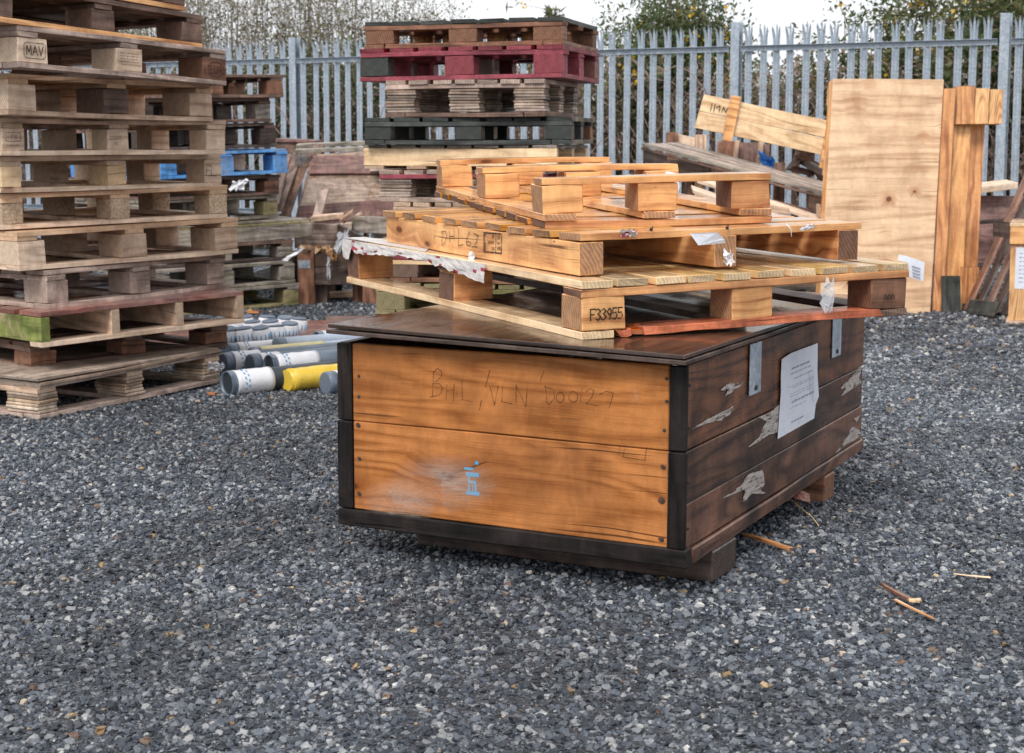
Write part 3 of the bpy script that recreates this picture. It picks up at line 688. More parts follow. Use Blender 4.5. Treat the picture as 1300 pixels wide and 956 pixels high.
stamp('L7', 'small_stamp', lambda mb: (lines(.505, .085, .05, 2)(mb), letters(mb, 'FS', (.527, -.003, .048), EX, EZ, .010, .002, adv=.009)), INKR)

# ================================================================== MIDDLE STACK
GN_ = 'pallets stacked in the middle behind the crate'
def N(key, label, o, yaw, tu, tv, a, b, t, **kw): return pallet(key, label, o, yaw, tu, tv, a, b, t, group=GN_, **kw)
N('N0', 'ground pallet of the middle stack hidden behind the crate', (.15, 7.42, 0), 77, 0, 0, .82, .85, .17, deck='brown', block='brown', bottom='dark')
N('N0b', 'dark pallet low in the middle stack behind the crate', (.15, 7.42, .172), 76, 0, 0, .82, .85, .165, deck='dark', block='dark', bottom='dark')
N('N1', 'olive green stained pallet low in the middle stack, seen over the crate lid', (.16, 7.40, .34), 77, 0, 0, .82, .86, .155, deck='olive', block='olive', bottom='olive')
N('N2', 'red topped pallet low in the middle stack, seen through the pale pallet', (.12, 7.42, .50), 77, 0, 0, .82, .74, .13, deck='red', block='brown', bottom='rust', stringer='pale')
N('N2b', 'brown pallet between the red topped and the plywood block pallets of the middle stack', (.10, 7.42, .633), 77, 0, 0, .82, .70, .13, deck='brown', block='brown', bottom='brown')
N('N2c', 'tan pallet directly under the plywood block pallet with red strip', (.10, 7.42, .766), 77, 0, 0, .82, .70, .127, deck='tan', block='tan', bottom='tan')
N('N3', 'pallet with pale plywood blocks under a red strip, below the long pale beam', (.152, 7.414, .896), 76.9, .3, -.1, .812, .827, .155, deck='pinkgrey', block='plyedgegrey', bottom='pinkgrey', ply=6, bv=.165, bu=.1, stringer='red')
N('N4', 'pale pallet with long solid side beam under the black pallet', (.216, 7.439, 1.054), 76.7, 0, .1, .808, .976, .118, deck='grey', block='pale', style='bearer', bear_w=.05, bottom='tan', bottom_deck=5, tb=.016)
N('N5', 'black painted pallet in the middle stack between pale beam and plywood blocks', (.287, 7.427, 1.175), 79.9, .6, 0, .826, 1.026, .130, deck='black', block='black', bottom='black', bv=.13, bu=.1, blockmats={(2, 0): 'rust'})
N('N6', 'plywood block pallet directly under the crimson one in the middle stack', (.158, 7.405, 1.308), 75.9, .7, -.1, .788, .801, .176, deck='pinkgrey', block='plyedgegrey', bottom='brown', ply=8, bv=.15, bu=.1, chipped=.02)
N('N7', 'crimson painted pallet second from the top of the middle stack', (.241, 7.385, 1.489), 74.1, .3, -.3, .79, 1.029, .155, deck='red', block='red', bottom='red', bv=.145, bu=.1, blockmats={(0, 2): 'black', (1, 1): 'pinkgrey', (2, 0): 'redbrown'})
N('N8', 'rust brown pallet with round blocks topmost of the middle stack', (.244, 7.43, 1.648), 74.2, .4, -.3, .75, 1.009, .130, deck='rust', block='rust', bottom='rust', bv=.145, bu=.1, edge='black', skip=((1, 1), (1, 0), (1, 2)))
N8 = PALLETS['N8']['root']
for k, v0 in enumerate((.2, .38, .62, .78)):
    mb = MB(); mb.tube([Vector((.42, v0+.07, .021)), Vector((.42, v0+.07, .088))], .052, 14, 0, True, 1); mb.build('round_block', W['fresh'], N8)

# ================================================================== FAR LEFT STACK
GM = 'weathered pallets stacked behind the left stack'
MT = [('M1', 'mossy dark pallet on the gravel, lowest of the stack behind the left one', (-2.44, 10.5, 0), 44, .6, 0, 1.2, .158, dict(deck='grey', block='olive', bottom='olive')),
      ('M2', 'grey splintered pallet second from the ground in the stack behind the left one', (-2.46, 10.5, .160), 44, .8, 0, 1.19, .165, dict(deck='grey', block='grey', bottom='grey')),
      ('M3', 'dark pallet under the thick mossy slab bundle in the back left stack', (-2.50, 10.6, .328), 42, .8, 0, 1.18, .140, dict(deck='brown', block='grey', bottom='dark')),
      ('M5', 'grey pallet resting on the mossy slab bundle in the back left stack', (-2.54, 10.735, .628), 43.5, 1.1, 0, 1.10, .165, dict(deck='grey', block='grey', bottom='grey', blockmats={(2, 0): 'olive'})),
      ('M5b', 'brown pallet with scraps of plastic directly under the blue pallet', (-2.527, 10.72, .796), 42.8, 1.3, 0, 1.09, .145, dict(deck='brown', block='brown', bottom='brown', blockmats={(2, 0): 'rust'})),
      ('M6', 'bright blue painted pallet in the back left stack', (-2.42, 10.66, .946), 46, 1.7, 0, 1.10, .180, dict(deck='blue', block='blue', bottom='blue', blockmats={(1, 1): 'tan', (2, 1): 'tan'})),
      ('M7', 'dark brown pallet resting on the blue pallet', (-2.554, 10.655, 1.134), 43, 1.9, 0, 1.12, .178, dict(deck='brown', block='dark', bottom='dark')),
      ('M8', 'dark brown pallet second from the top of the back left stack', (-2.57, 10.627, 1.32), 42, 1.7, 0, 1.09, .172, dict(deck='brown', block='dark', bottom='brown', blockmats={(2, 0): 'grey'})),
      ('M9', 'topmost pallet of the back left stack with a rusty end block', (-2.513, 10.611, 1.50), 41, 1.4, 0, 1.12, .165, dict(deck='brown', block='rust', bottom='brown', overhang=.03))]
for k, lab, o, yw, tu, tv, a, t, kw in MT: pallet(k, lab, o, yw, tu, tv, a, 1.2, t, group=GM, bu=.13, bv=.13, chipped=.015, **kw)
mm = empty('board_bundle', 'thick bundle of mossy grey slabs halfway up the back left stack', 'timber', mat=pose((-2.44, 10.72, .475), 42, 1.0, 0))
for k, (z0, hh, m_) in enumerate(((0, .105, 'grey'), (.106, .016, 'olive'), (.123, .018, 'grey'))):
    mb = MB(); mb.board((rnd.uniform(-.01, .01), .02*k, z0), (1.27, 0, 0), (0, .5+.05*(k % 2), 0), (0, 0, hh), nseg=6, jit=.003); mb.build('slab', W[m_], mm, .002)
# ================================================================== SCRAPS OF WRAPPING ON THE PALLETS
def sheet_strip(name, label, cat, top, drop, mats, jag=.012, thick=.0012, seed=1, spots=0, group=None):
    """hanging strip of torn wrapping: top = list of world points, drop = function(t)->length; slightly wavy solid sheet"""
    r = random.Random(seed); mb = MB(); n = len(top)-1; m = 40; rows = 5
    def P(t):
        f = t*n; i = min(int(f), n-1); return Vector(top[i]).lerp(Vector(top[i+1]), f-i)
    side = (Vector(top[-1])-Vector(top[0])); nrm = Vector((side.y, -side.x, 0)).normalized()
    if nrm.y > 0: nrm = -nrm
    base = 0; g = []
    for i in range(m+1):
        t = i/m; d = drop(t)+r.uniform(-jag, jag)*(1 if i % 2 else .4)
        for j in range(rows+1):
            s = j/rows
            g.append(P(t)+Vector((0, 0, -d*s))+nrm*(.004+.003*math.sin(t*31+s*4)*s+.004*s+r.uniform(0, .0025)))
    k = len(g); mb.v = g+[p-nrm*thick for p in g]
    for i in range(m):
        for j in range(rows):
            a = i*(rows+1)+j; q = (a, a+1, a+rows+2, a+rows+1); mi = 0
            if spots and r.random() < spots*(.4+j/rows): mi = 1
            mb.quad(q, [(0, 0)]*4, mi, False); mb.quad(tuple(x+k for x in q[::-1]), [(0, 0)]*4, mi, False)
    o = mb.build(name, mats); tag(o, label, cat, group); return o
def Aw(u, v, w): return PALLETS['A']['M'] @ Vector((u, v, w))
def Bw(u, v, w): return PALLETS['B']['M'] @ Vector((u, v, w))
def Cw(u, v, w): return PALLETS['C']['M'] @ Vector((u, v, w))
sheet_strip('torn_sack', 'torn white woven sacking with red print hanging along the left edge of the pale pallet', 'sacking',
            [Aw(-.004, 1.69, .157), Aw(-.004, 1.3, .156), Aw(-.004, .9, .156), Aw(-.004, .55, .156)], lambda t: .030+.008*math.sin(t*9)+(.035 if t < .06 else 0)+.022*max(0, t-.8)*5, [SACK, SACKRED], .006, seed=3, spots=.10)
# flap of sacking on the deck
mb = MB(); q = [Aw(.002, 1.69, .159), Aw(.002, 1.0, .159), Aw(.06, 1.1, .1595), Aw(.09, 1.45, .1595), Aw(.07, 1.68, .1595)]
mb.poly_extrude(q, (0, 0, .002)); tag(mb.build('sacking_flap', SACK), 'flat white flap of sacking lying on the left corner of the pale pallet deck', 'sacking')
def crumple(name, label, cat, c, sx, sy, sz, mat, seed=1, n=2, group=None, mats=None):
    """small crumpled piece: irregular flattened lump of folded sheet"""
    r = random.Random(seed); mb = MB(); m = 7
    ex, ey, ez = Vector(sx), Vector(sy), Vector(sz)
    g = []
    for i in range(m+1):
        for j in range(m+1):
            x, y = i/m-.5, j/m-.5
            e = (1+.35*math.sin(i*2.1+seed))*(.7+.3*math.cos(j*1.7+seed*2))
            g.append(Vector(c)+ex*x*(.8+r.uniform(-.15, .25))+ey*y*e+ez*(r.uniform(-.5, .5)+.5*math.sin(x*6+seed)*math.cos(y*5)))
    k = len(g); nn = ex.cross(ey).normalized()*.0015
    mb.v = g+[p+nn for p in g]
    for i in range(m):
        for j in range(m):
            a = i*(m+1)+j; q = (a, a+m+1, a+m+2, a+1); mi = 1 if (mats and r.random() < .3) else 0
            mb.quad(q, [(0, 0)]*4, mi, False); mb.quad(tuple(x+k for x in q[::-1]), [(0, 0)]*4, mi, False)
    o = mb.build(name, mats or mat); tag(o, label, cat, group); return o
# tags on the DHL pallet and broad pallet
q1 = [bface(872, 296, 'B', 1), bface(882, 311, 'B', 1), bface(915, 308, 'B', 1), bface(913, 303, 'B', 1), bface(903, 294, 'B', 1)]
mb = MB(); mb.poly_extrude([MBm @ (p+Vector((0, -.012-.004*i, 0))) for i, p in enumerate(q1)], (0, .0012, 0)); tag(mb.build('paper_tag', PAPER), 'white paper tag hanging on the middle beam end of the DHL pallet', 'tag')
crumple('plastic_pouch', 'clear plastic pouch with red print on the middle beam end of the DHL pallet', 'pouch', MBm @ (bface(921, 328, 'B', 1)+Vector((0, -.012, 0))), (.035, .02, -.01), (-.004, 0, .05), (.004, -.012, 0), FILM, 4, mats=[WHITEP, FILM, SACKRED])
q1 = [(1141, 323), (1150, 325), (1174, 333), (1172, 357), (1154, 352), (1153, 334), (1140, 330)]
Mx = PALLETS['A']['M']; pl = Mx @ Vector((1.115, .02, .1))
mb = MB(); mb.poly_extrude([at(x, y, 4.56) for x, y in q1], (.0006, .0014, 0)); tg = mb.build('paper_tag', PAPER); tag(tg, 'white printed tag poking out at the right corner of the pale pallet', 'tag')
mb = MB()
for k in range(4): ribbon(mb, [at(1158+.3*k, 338+4*k, 4.5575), at(1168, 341+4*k, 4.5575)], .003, Vector((0, -1, 0)), k0=k)
mb.build('printed_text', PRINT, tg)
crumple('torn_wrapping', 'shred of red and white wrapping on the front board of the DHL pallet', 'wrapping', MBm @ (bface(794, 295, 'B', 1)+Vector((0, -.012, .0))), (.05, .02, .004), (0, 0, .022), (.004, -.012, .004), SACK, 6, mats=[SACK, SACKRED])
crumple('plastic_scrap', 'white plastic scrap stuck on the right front edge of the DHL pallet', 'wrapping', MBm @ (bface(1022, 288, 'B', 1)+Vector((0, -.012, .0))), (.045, .02, .008), (0, 0, .02), (.004, -.01, .004), WHITEP, 8)
crumple('plastic_scrap', 'small white plastic twist hanging under the beam stamp of the DHL pallet', 'wrapping', MBm @ (bface(604, 324, 'B', 0)+Vector((-.012, 0, 0))), (.015, -.02, 0), (0, 0, .032), (-.01, -.004, .003), WHITEP, 9)
def tubeobj(name, label, cat, pts, rad, mat, n=6):
    mb = MB(); mb.tube(pts, rad, n); o = mb.build(name, mat); tag(o, label, cat); return o
tubeobj('plastic_band', 'twisted white plastic band hanging down behind the upturned pallet', 'band', [Bw(.75, .72, .118)+Vector((0, 0, 0)), Bw(.77, .73, .15), Bw(.80, .74, .19), Bw(.795, .75, .225), Bw(.76, .75, .235)], [.006, .012, .010, .014, .008], WHITEP, 7)
crumple('film_ribbon', 'clear film ribbon dangling between the right blocks of the pale pallet', 'wrapping', Mx @ Vector((.80, -.014, .085)), (.035, .01, .0), (.006, 0, .11), (.012, -.006, 0), FILM, 12)
tubeobj('nylon_cord', 'thin white cord looped on the right front edge of the DHL pallet', 'cord', [MBm @ (bface(996, 284, 'B', 1)+Vector((0, -.006, 0))), MBm @ (bface(1000, 290, 'B', 1)+Vector((0, -.012, 0))), MBm @ (bface(1001, 300, 'B', 1)+Vector((0, -.012, 0)))], .0016, WHITEP, 5)

# ================================================================== PIPES AND STUBS
PGREY = plain('grey_pvc', (.15, .19, .25), .35, var=.15); PDARK = plain('dark_pvc_and_shade', (.035, .045, .055), .4, var=.2); PYEL = plain('yellow_wrap', (.82, .56, .07), .35, var=.18)
PBLU = plain('faded_blue_pvc', (.50, .58, .70), .35, var=.1)
GP = 'grey plastic pipes lying on the gravel'
def pipe(label, x, y, Y, z, yaw, length, rad=.053, tip='cap', body=PGREY, sleeve=.16, sleeve_mat=WHITEP, name='plastic_pipe', gap=0.0):
    c = at(x, y, Y); d = Vector((math.cos(R(yaw)), math.sin(R(yaw)), 0)); c.z = max(z, rad+.002)
    # keep the pixel column, drop onto its support
    rt = empty(name, label, 'pipe', loc=c, group=GP)
    I = Matrix.Translation(-c)
    def P(s): return d*s
    mb = MB(); mb.tube([P(.012), P(length)], rad, 22); mb.build('pipe_body', body, rt)
    if tip == 'cap':
        mb = MB(); mb.tube([P(-.002), P(.003), P(.05)], [rad*.93, rad*1.05, rad*1.05], 22, 0); mb.build('end_cap', PGREY, rt)
    elif tip == 'socket':
        mb = MB(); n = 22; ro, ri = rad*1.08, rad*.9
        mb.tube([P(.03), P(0), P(.0)-d*.0, P(-.001)], [ro, ro, ro, (ro+ri)/2], n, 0, cap=False); mb.tube([P(-.001), P(.004), P(.011)], [(ro+ri)/2, ri, ri*.98], n, 0, cap=False)
        mb.build('end_ring', PGREY, rt); mb = MB(); mb.tube([P(.0085), P(.0115)], ri*.97, n); mb.build('bore_shade', PDARK, rt)  # dark disc stands in for the shade inside the hollow pipe
    if sleeve:
        s0 = .05 if tip == 'cap' else .03
        mb = MB(); r = random.Random(int(x)); k = 9
        mb.tube([P(s0+gap+sleeve*i/k) for i in range(k+1)], [rad*1.035+r.uniform(0, .0035) for _ in range(k+1)], 22, 0); sl = mb.build('wrapping_sleeve', sleeve_mat, rt)
        if sleeve_mat is WHITEP:
            mb = MB(); 
            for q in range(9):
                a = R(100+q*12); s = s0+gap+.04+(q % 2)*.018; e = Vector((-d.y, d.x, 0))
                def C(a, s): return d*s+(e*math.cos(a)+Vector((0, 0, 1))*math.sin(a))*(rad*1.035+.0042)
                for (a0, a1, w) in ((a, a+.18, .012),):
                    p0, p1 = C(a0, s), C(a1, s+.003); mb.tube([p0, (p0+p1)/2, p1], .0028, 5)
            mb.build('blue_print', BLUEINK, sl)
    return rt
pipe('grey capped pipe with white sleeve and blue print, leftmost of the upper row', 282, 462, 7.85, .05, 40, .95)
pipe('grey capped pipe second from the left in the upper row', 317, 464, 7.80, .05, 40, .9, sleeve=.12)
pipe('pipe with open dark socket end lying on top of the upper row, white then grey', 341, 461, 7.62, .075, 38, .9, tip='socket', sleeve=.24, sleeve_mat=WHITEP)
pipe('dark grey open pipe with torn white sleeve lying lowest and nearest the left stack', 288, 492, 7.14, .05, 41, .72, tip='socket', body=PDARK, sleeve=.2, rad=.056)
pipe('pipe end wrapped in bright yellow plastic', 361, 484, 7.26, .05, 41, .46, tip='none', body=PYEL, sleeve=.30, sleeve_mat=PYEL, rad=.052)
pipe('short grey capped pipe half hidden by the crate corner', 413, 490, 7.18, .05, 41, .36, sleeve=.2, rad=.052)
pipe('dark socket ended pipe with long white sleeve touching the crate lid in view', 402, 430, 8.75, .06, 36, .6, tip='socket', sleeve=.5)
pipe('thin pale pipe behind the leftmost capped one', 290, 444, 8.45, .04, 38, 1.0, rad=.04, sleeve=.5, sleeve_mat=WHITEP)
pipe('faded pipe with pale yellow wrapping at the back of the pipe heap', 318, 450, 8.2, .045, 38, .9, rad=.045, body=PBLU, sleeve=.4, sleeve_mat=plain('pale_yellow_wrap', (.80, .70, .35), .4, var=.1), tip='cap')
pipe('pale blue grey pipe lying along the back of the heap toward the crate', 350, 440, 8.55, .05, 37, .8, rad=.05, body=PBLU, sleeve=0, tip='cap')
mb = MB(); sh = Matrix.Translation((-1.52, 9.55, .003)) @ Matrix.Rotation(R(24), 4, 'Z')
def mboard(mb, M, p, U, V, T, **k): 
    Q = M.to_3x3(); mb.board(M @ Vector(p), Q @ Vector(U), Q @ Vector(V), Q @ Vector(T), **k)
mboard(mb, sh, (-.75, -.5, 0), (1.75, 0, 0), (0, 1.0, 0), (0, 0, .018), nseg=8, jit=.003)
tag(mb.build('plywood_sheet', W['redbrown']), 'wet brown plywood sheet lying flat on the gravel under the pipe stubs', 'plywood')
mb = MB(); sh2 = Matrix.Translation((-.75, 10.3, .003)) @ Matrix.Rotation(R(8), 4, 'Z')
mboard(mb, sh2, (-.5, -.2, 0), (.7, 0, 0), (0, .4, 0), (0, 0, .018), nseg=6, jit=.003)
tag(mb.build('plywood_sheet', W['brown']), 'small brown board on the gravel in front of the dark open crate', 'plywood')
stubs = [(268, 436), (289, 437), (312, 437), (333, 436), (352, 434), (276, 428), (298, 427), (322, 428), (345, 427), (368, 430), (288, 421), (312, 421), (338, 421), (362, 422), (378, 424)]
proto = None
for i, (x, y) in enumerate(stubs):
    g = ground(x, y, .022)
    if proto is None:
        rt = empty('pipe_stub', 'x', 'pipe stub', loc=g, group='short wrapped pipe stubs standing on the plywood sheet')
        mb = MB(); mb.tube([Vector((0, 0, 0)), Vector((0, 0, .04)), Vector((0, 0, .082)), Vector((0, 0, .090))], [.050, .055, .054, .046], 18); mb.build('white_wrap', WHITEP, rt)
        mb = MB(); mb.tube([Vector((0, 0, .0905)), Vector((0, 0, .097)), Vector((0, 0, .102))], [.050, .052, .044], 18); mb.build('grey_cap', PGREY, rt)
        mb = MB()
        for a in range(0, 360, 28):
            e = Vector((math.cos(R(a)), math.sin(R(a)), 0)); mb.tube([e*.0545+Vector((0, 0, .03)), e*.0555+Vector((0, 0, .06))], .003, 5)
        mb.build('blue_print', BLUEINK, rt)
        proto = rt
    else:
        rt = proto.copy(); COL.objects.link(rt); rt.location = g; rt.rotation_euler = (rnd.uniform(-.12, .12), rnd.uniform(-.12, .12), rnd.uniform(0, 6))
        for ch in list(proto.children):
            c = ch.copy(); COL.objects.link(c); c.parent = rt
    row = 'front' if y >= 434 else ('middle' if y >= 427 else 'back')
    n = {'front': [s for s in stubs if s[1] >= 434], 'middle': [s for s in stubs if 427 <= s[1] < 434], 'back': [s for s in stubs if s[1] < 427]}[row]
    k = sorted(n).index((x, y)); ordn = ['first', 'second', 'third', 'fourth', 'fifth', 'sixth'][k]
    rt['label'] = 'white wrapped pipe stub with grey cap, %s from the left in the %s row' % (ordn, row)

# ================================================================== LEFT BACKGROUND PILE
def thing(name, label, cat, loc, group=None): return empty(name, label, cat, loc=loc, group=group)
def tboards(rt, name, lst, mat, bev=.002, **kw):
    """boards given in world coordinates, stored relative to the thing"""
    mb = MB()
    for p, U, V, T in lst: mb.board(p, U, V, T, **kw)
    return mb.build(name, W[mat] if isinstance(mat, str) else mat, rt, bev, minv=rt.matrix_basis.inverted())
def quadboard(rt, name, bl, br, tl, depth, mat, **kw):
    """board from 3 world points and a depth along its own normal (away from the viewer)"""
    U, V = br-bl, tl-bl; n = U.cross(V).normalized()
    if n.y < 0: n = -n
    return tboards(rt, name, [(bl, U, V, n*depth)], mat, **kw)
t = thing('leaning_pallet', 'large brown plywood faced pallet leaning back between the two stacks', 'pallet', ground(470, 372))
bl, br = at(372, 290, 12.0), at(575, 276, 12.35); tl, tr = at(402, 196, 12.75), at(600, 190, 13.1)
quadboard(t, 'sheet', bl, br, tl, .012, 'plysheet', nseg=6)
quadboard(t, 'bottom_beam', at(377, 293, 11.86), at(580, 275, 12.2), at(379, 262, 11.9), .09, 'maroon', nseg=8, jit=.004)
quadboard(t, 'top_board', at(393, 220, 12.5), at(500, 220, 12.65), at(397, 197, 12.62), .04, 'maroon', nseg=4, jit=.003)
quadboard(t, 'edge_board', at(470, 217, 12.45), at(600, 210, 12.8), at(472, 197, 12.58), .03, 'pinkgrey', nseg=4)
t = thing('leaning_pallet', 'grey slatted pallet leaning steeply right behind the blue pallet', 'pallet', ground(365, 370))
for (x0, y0, x1, y1) in ((398, 186, 372, 288), (386, 190, 352, 285), (372, 195, 344, 270), (357, 198, 340, 262)):
    tboards(t, 'slat', [(at(x1, y1, 12.1), at(x0, y0, 13.2)-at(x1, y1, 12.1), Vector((.085, 0, .01)), Vector((0, .02, .012)))], 'brown')
for (x0, x1, y, Y) in ((376, 470, 184, 13.2), (374, 470, 191, 12.9)):
    tboards(t, 'top_board', [(at(x0, y+4, Y), at(x1, y, Y+.2)-at(x0, y+4, Y), Vector((0, .10, .01)), Vector((0, 0, .03)))], 'grey')
tboards(t, 'end_board', [(at(374, 212, 12.9), at(376, 186, 13.2)-at(374, 212, 12.9), Vector((.1, .02, 0)), Vector((0, .03, 0)))], 'dark')
for x in (430, 452): tboards(t, 'slat', [(at(x, 195, 12.9), Vector((.12, .35, .01)), Vector((.08, 0, 0)), Vector((0, 0, .02)))], 'grey')
t = thing('lidded_box', 'small maroon topped box behind the grey leaning pallet', 'box', ground(372, 368))
b0 = at(352, 205, 13.6)
tboards(t, 'box_side', [(b0, Vector((.30, -.05, 0)), Vector((0, 0, .17)), Vector((.02, .3, 0)))], 'brown')
tboards(t, 'box_lid', [(b0+Vector((-.02, -.02, .175)), Vector((.36, -.06, -.02)), Vector((.03, .36, .01)), Vector((0, 0, .025)))], 'maroon')
t = thing('weathered_timber', 'rough bark like grey timber block above the dark open crate', 'timber', ground(405, 380))
tboards(t, 'beam', [(at(373, 316, 11.75), at(446, 316, 11.85)-at(373, 316, 11.75), Vector((0, .25, 0)), Vector((0, 0, .2)))], 'pinkgrey', .006, jit=.012, nseg=8)
t = thing('weathered_timber', 'grey green beam lying beside the pale offcut behind the crate pile', 'timber', ground(475, 380))
tboards(t, 'beam', [(at(448, 296, 11.9), at(560, 300, 12.0)-at(448, 296, 11.9), Vector((0, .16, 0)), Vector((0, 0, .13)))], 'grey', .004, jit=.004)
tboards(t, 'wedge', [(at(428, 285, 11.7), at(482, 312, 11.75)-at(428, 285, 11.7), Vector((.0, .14, 0)), Vector((0, .0, -.13)))], 'dark', .004)
t = thing('upright_stake', 'short grey stake standing up against the brown leaning pallet', 'timber', ground(395, 378))
tboards(t, 'stake', [(at(394, 283, 11.7), at(405, 242, 11.8)-at(394, 283, 11.7), Vector((.075, 0, .02)), Vector((0, .05, 0)))], 'pinkgrey', .003, jit=.003)
t = thing('broken_board', 'broken pale board with splintered end lying left of the dark timber', 'timber', ground(420, 378))
tboards(t, 'board', [(at(396, 282, 11.6), at(437, 277, 11.65)-at(396, 282, 11.6), Vector((0, .06, .02)), Vector((0, 0, .03)))], 'tan', .002, jit=.005, ragged=.02)
tboards(t, 'splinter', [(at(438, 283, 11.6), at(457, 273, 11.6)-at(438, 283, 11.6), Vector((0, .03, .0)), Vector((0, 0, .02)))], 'tan', .002, jit=.006, ragged=.02)
tboards(t, 'offcut', [(at(431, 281, 11.55), at(447, 270, 11.55)-at(431, 281, 11.55), Vector((0, .03, .0)), Vector((.01, 0, .03)))], 'honey', .002)
t = thing('open_crate', 'dark open frame crate on the gravel with a metal plate on its post', 'crate', ground(424, 386))
g0 = ground(377, 388)
def xb(x, y, Y, z): p = at(x, y, Y); return Vector((p.x, Y, z))
Y0 = 11.4; k = lambda x: (x-650)/F_PX*Y0
tboards(t, 'post', [((k(377), Y0, 0), (0, 0, .43), (.125, 0, 0), (0, .1, 0))], 'rust', .004)
tboards(t, 'post', [((k(397), Y0+.1, 0), (0, 0, .40), (.09, 0, 0), (0, .1, 0))], 'dark', .004)
tboards(t, 'post', [((k(444), Y0+.15, 0), (0, 0, .44), (.09, 0, 0), (0, .1, 0))], 'rust', .004)
tboards(t, 'post', [((k(459), Y0+.02, 0), (0, 0, .2), (.14, 0, 0), (0, .1, 0))], 'rust', .004)
tboards(t, 'side_board', [((k(398), Y0+.02, .15), (.42, .02, 0), (0, 0, .13), (0, .025, 0)), ((k(398), Y0+.02, .285), (.42, .02, 0), (0, 0, .10), (0, .025, 0))], 'dark', .002)
tboards(t, 'side_board', [((k(438), Y0+.01, .385), (.26, .02, 0), (0, 0, .035), (0, .12, 0))], 'maroon', .002)
tboards(t, 'base_board', [((k(411), Y0+.3, .02), (.45, .2, 0), (0, 0, .05), (0, .05, 0))], 'tan', .002)
tboards(t, 'metal_plate', [((k(378.5), Y0-.003, .275), (.085, 0, 0), (0, 0, .06), (0, .002, 0))], GALV, 0)
crumple('torn_cardboard', 'torn tan cardboard draped over the dark open crate', 'cardboard', at(402, 317, 11.45), (.25, .1, -.02), (.02, .14, .03), (.02, -.03, .05), plain('cardboard', (.55, .38, .24), .8, var=.25), 5)
crumple('torn_cardboard', 'orange brown curled cardboard strip hanging off the dark open crate', 'cardboard', at(420, 322, 11.38), (.08, 0, -.11), (.03, .1, .03), (.02, -.03, .02), plain('cardboard_dark', (.42, .24, .11), .7, var=.25), 15)
crumple('film_scrap', 'clear film scrap stretched from the back stack to the dark open crate', 'wrapping', at(370, 325, 11.3), (.18, 0, .10), (.02, .06, .05), (.01, -.02, .02), WHITEP, 21)
crumple('film_scrap', 'clear film shred dangling over the front of the dark open crate', 'wrapping', at(417, 338, 11.35), (.03, 0, 0), (.0, .01, .16), (.01, -.02, .0), FILM, 22)
crumple('film_scrap', 'crumpled clear film beside the left corner of the pale pallet', 'wrapping', at(434, 306, 11.3), (.10, 0, .03), (.02, .04, .14), (.03, -.03, .02), FILM, 25)
crumple('film_scrap', 'bright plastic film lying behind the grey pallet of the back left stack', 'wrapping', at(350, 350, 11.9), (.6, 0, .1), (.05, .1, .26), (.03, -.03, .02), WHITEP, 27)

# ================================================================== RIGHT BACKGROUND PILE
t = thing('panel_board', 'long pale planed box side tilted down to the right against the fence', 'panel', ground(960, 372))
PY = 12.0; tl_, bl_ = at(894, 120, PY), at(882, 162, PY); tr_, br_ = at(1056, 153, PY), at(1046, 197, PY)
mid = lambda a, b, f: a.lerp(b, f)
m0, m1 = mid(bl_, tl_, .5), mid(br_, tr_, .5)
quadboard(t, 'plank', bl_, br_, m0-(m0-bl_)*.015, .025, 'pale', jit=.001)
quadboard(t, 'plank', m0, m1, tl_, .025, 'pale', jit=.001)
quadboard(t, 'cleat', at(917, 178, PY-.03), at(929, 180, PY-.03), at(929, 121, PY-.03), .028, 'fresh', jit=.001)
quadboard(t, 'cleat', at(1040, 213, PY-.03), at(1050, 215, PY-.03), at(1050, 160, PY-.03), .028, 'fresh', jit=.001)
mb = MB(); q = lambda x, y: at(x, y, PY-.003)
for kk_, st in enumerate([[(904,131),(902,141)], [(908,132),(906,142)], [(909,137),(914,134),(913,142)], [(916,143),(919,136),(921,143),(924,137)], [(925,140),(925,144),(928,141),(926,147)]]):
    ribbon(mb, [q(*p) for p in st], .006, Vector((0, -1, 0)), k0=kk_)
mb.build('handwriting', INK, t, minv=t.matrix_basis.inverted())
# grey boards stack leaning
t = thing('leaning_pallet', 'silver grey slatted pallet sloping down to the right before the fence', 'pallet', ground(950, 380))
p0, p1 = at(815, 186, 11.2), at(1062, 252, 11.3); back = at(885, 184, 12.3)-at(828, 186, 11.2)
for kk_ in range(7):
    f = kk_/7; o0, o1 = p0+back*f*.8, p1+back*f*.8
    tboards(t, 'deck_board', [(o0, o1-o0, back.normalized()*.115, Vector((0, 0, .022)))], 'pinkgrey' if kk_ % 2 else 'grey', .002, jit=.002)
dn = Vector((0, 0, -1))
for (f, ww) in ((.02, .16), (.46, .17), (.86, .18)):
    c = p0.lerp(p1, f); tboards(t, 'block', [(c+dn*.125+Vector((0, .01, 0)), (p1-p0).normalized()*ww, Vector((0, .1, 0)), Vector((0, 0, .12)))], 'dark' if f < .8 else 'brown', .003)
tboards(t, 'bottom_board', [(p0.lerp(p1, .3)+dn*.15, (p1-p0)*.72, Vector((0, .1, 0)), Vector((0, 0, .022)))], 'brown', .002)
tboards(t, 'stringer_board', [(p0+dn*.024+Vector((0, .004, 0)), (p1-p0)*.98, Vector((0, .09, 0)), Vector((0, 0, .02)))], 'brown', .002)
t = thing('leaning_pallet', 'pale wet pallet leaning under the silver grey one', 'pallet', ground(960, 385))
for i, (xa, ya, xe, ye, Y) in enumerate(((885, 232, 1060, 290, 10.9), (880, 246, 1040, 300, 10.7), (890, 262, 1030, 312, 10.5))):
    o0, o1 = at(xa, ya, Y), at(xe, ye, Y+.1); tboards(t, 'deck_board', [(o0, o1-o0, Vector((0, .13, .035)), Vector((0, 0, .022)))], 'tanlight', .002)
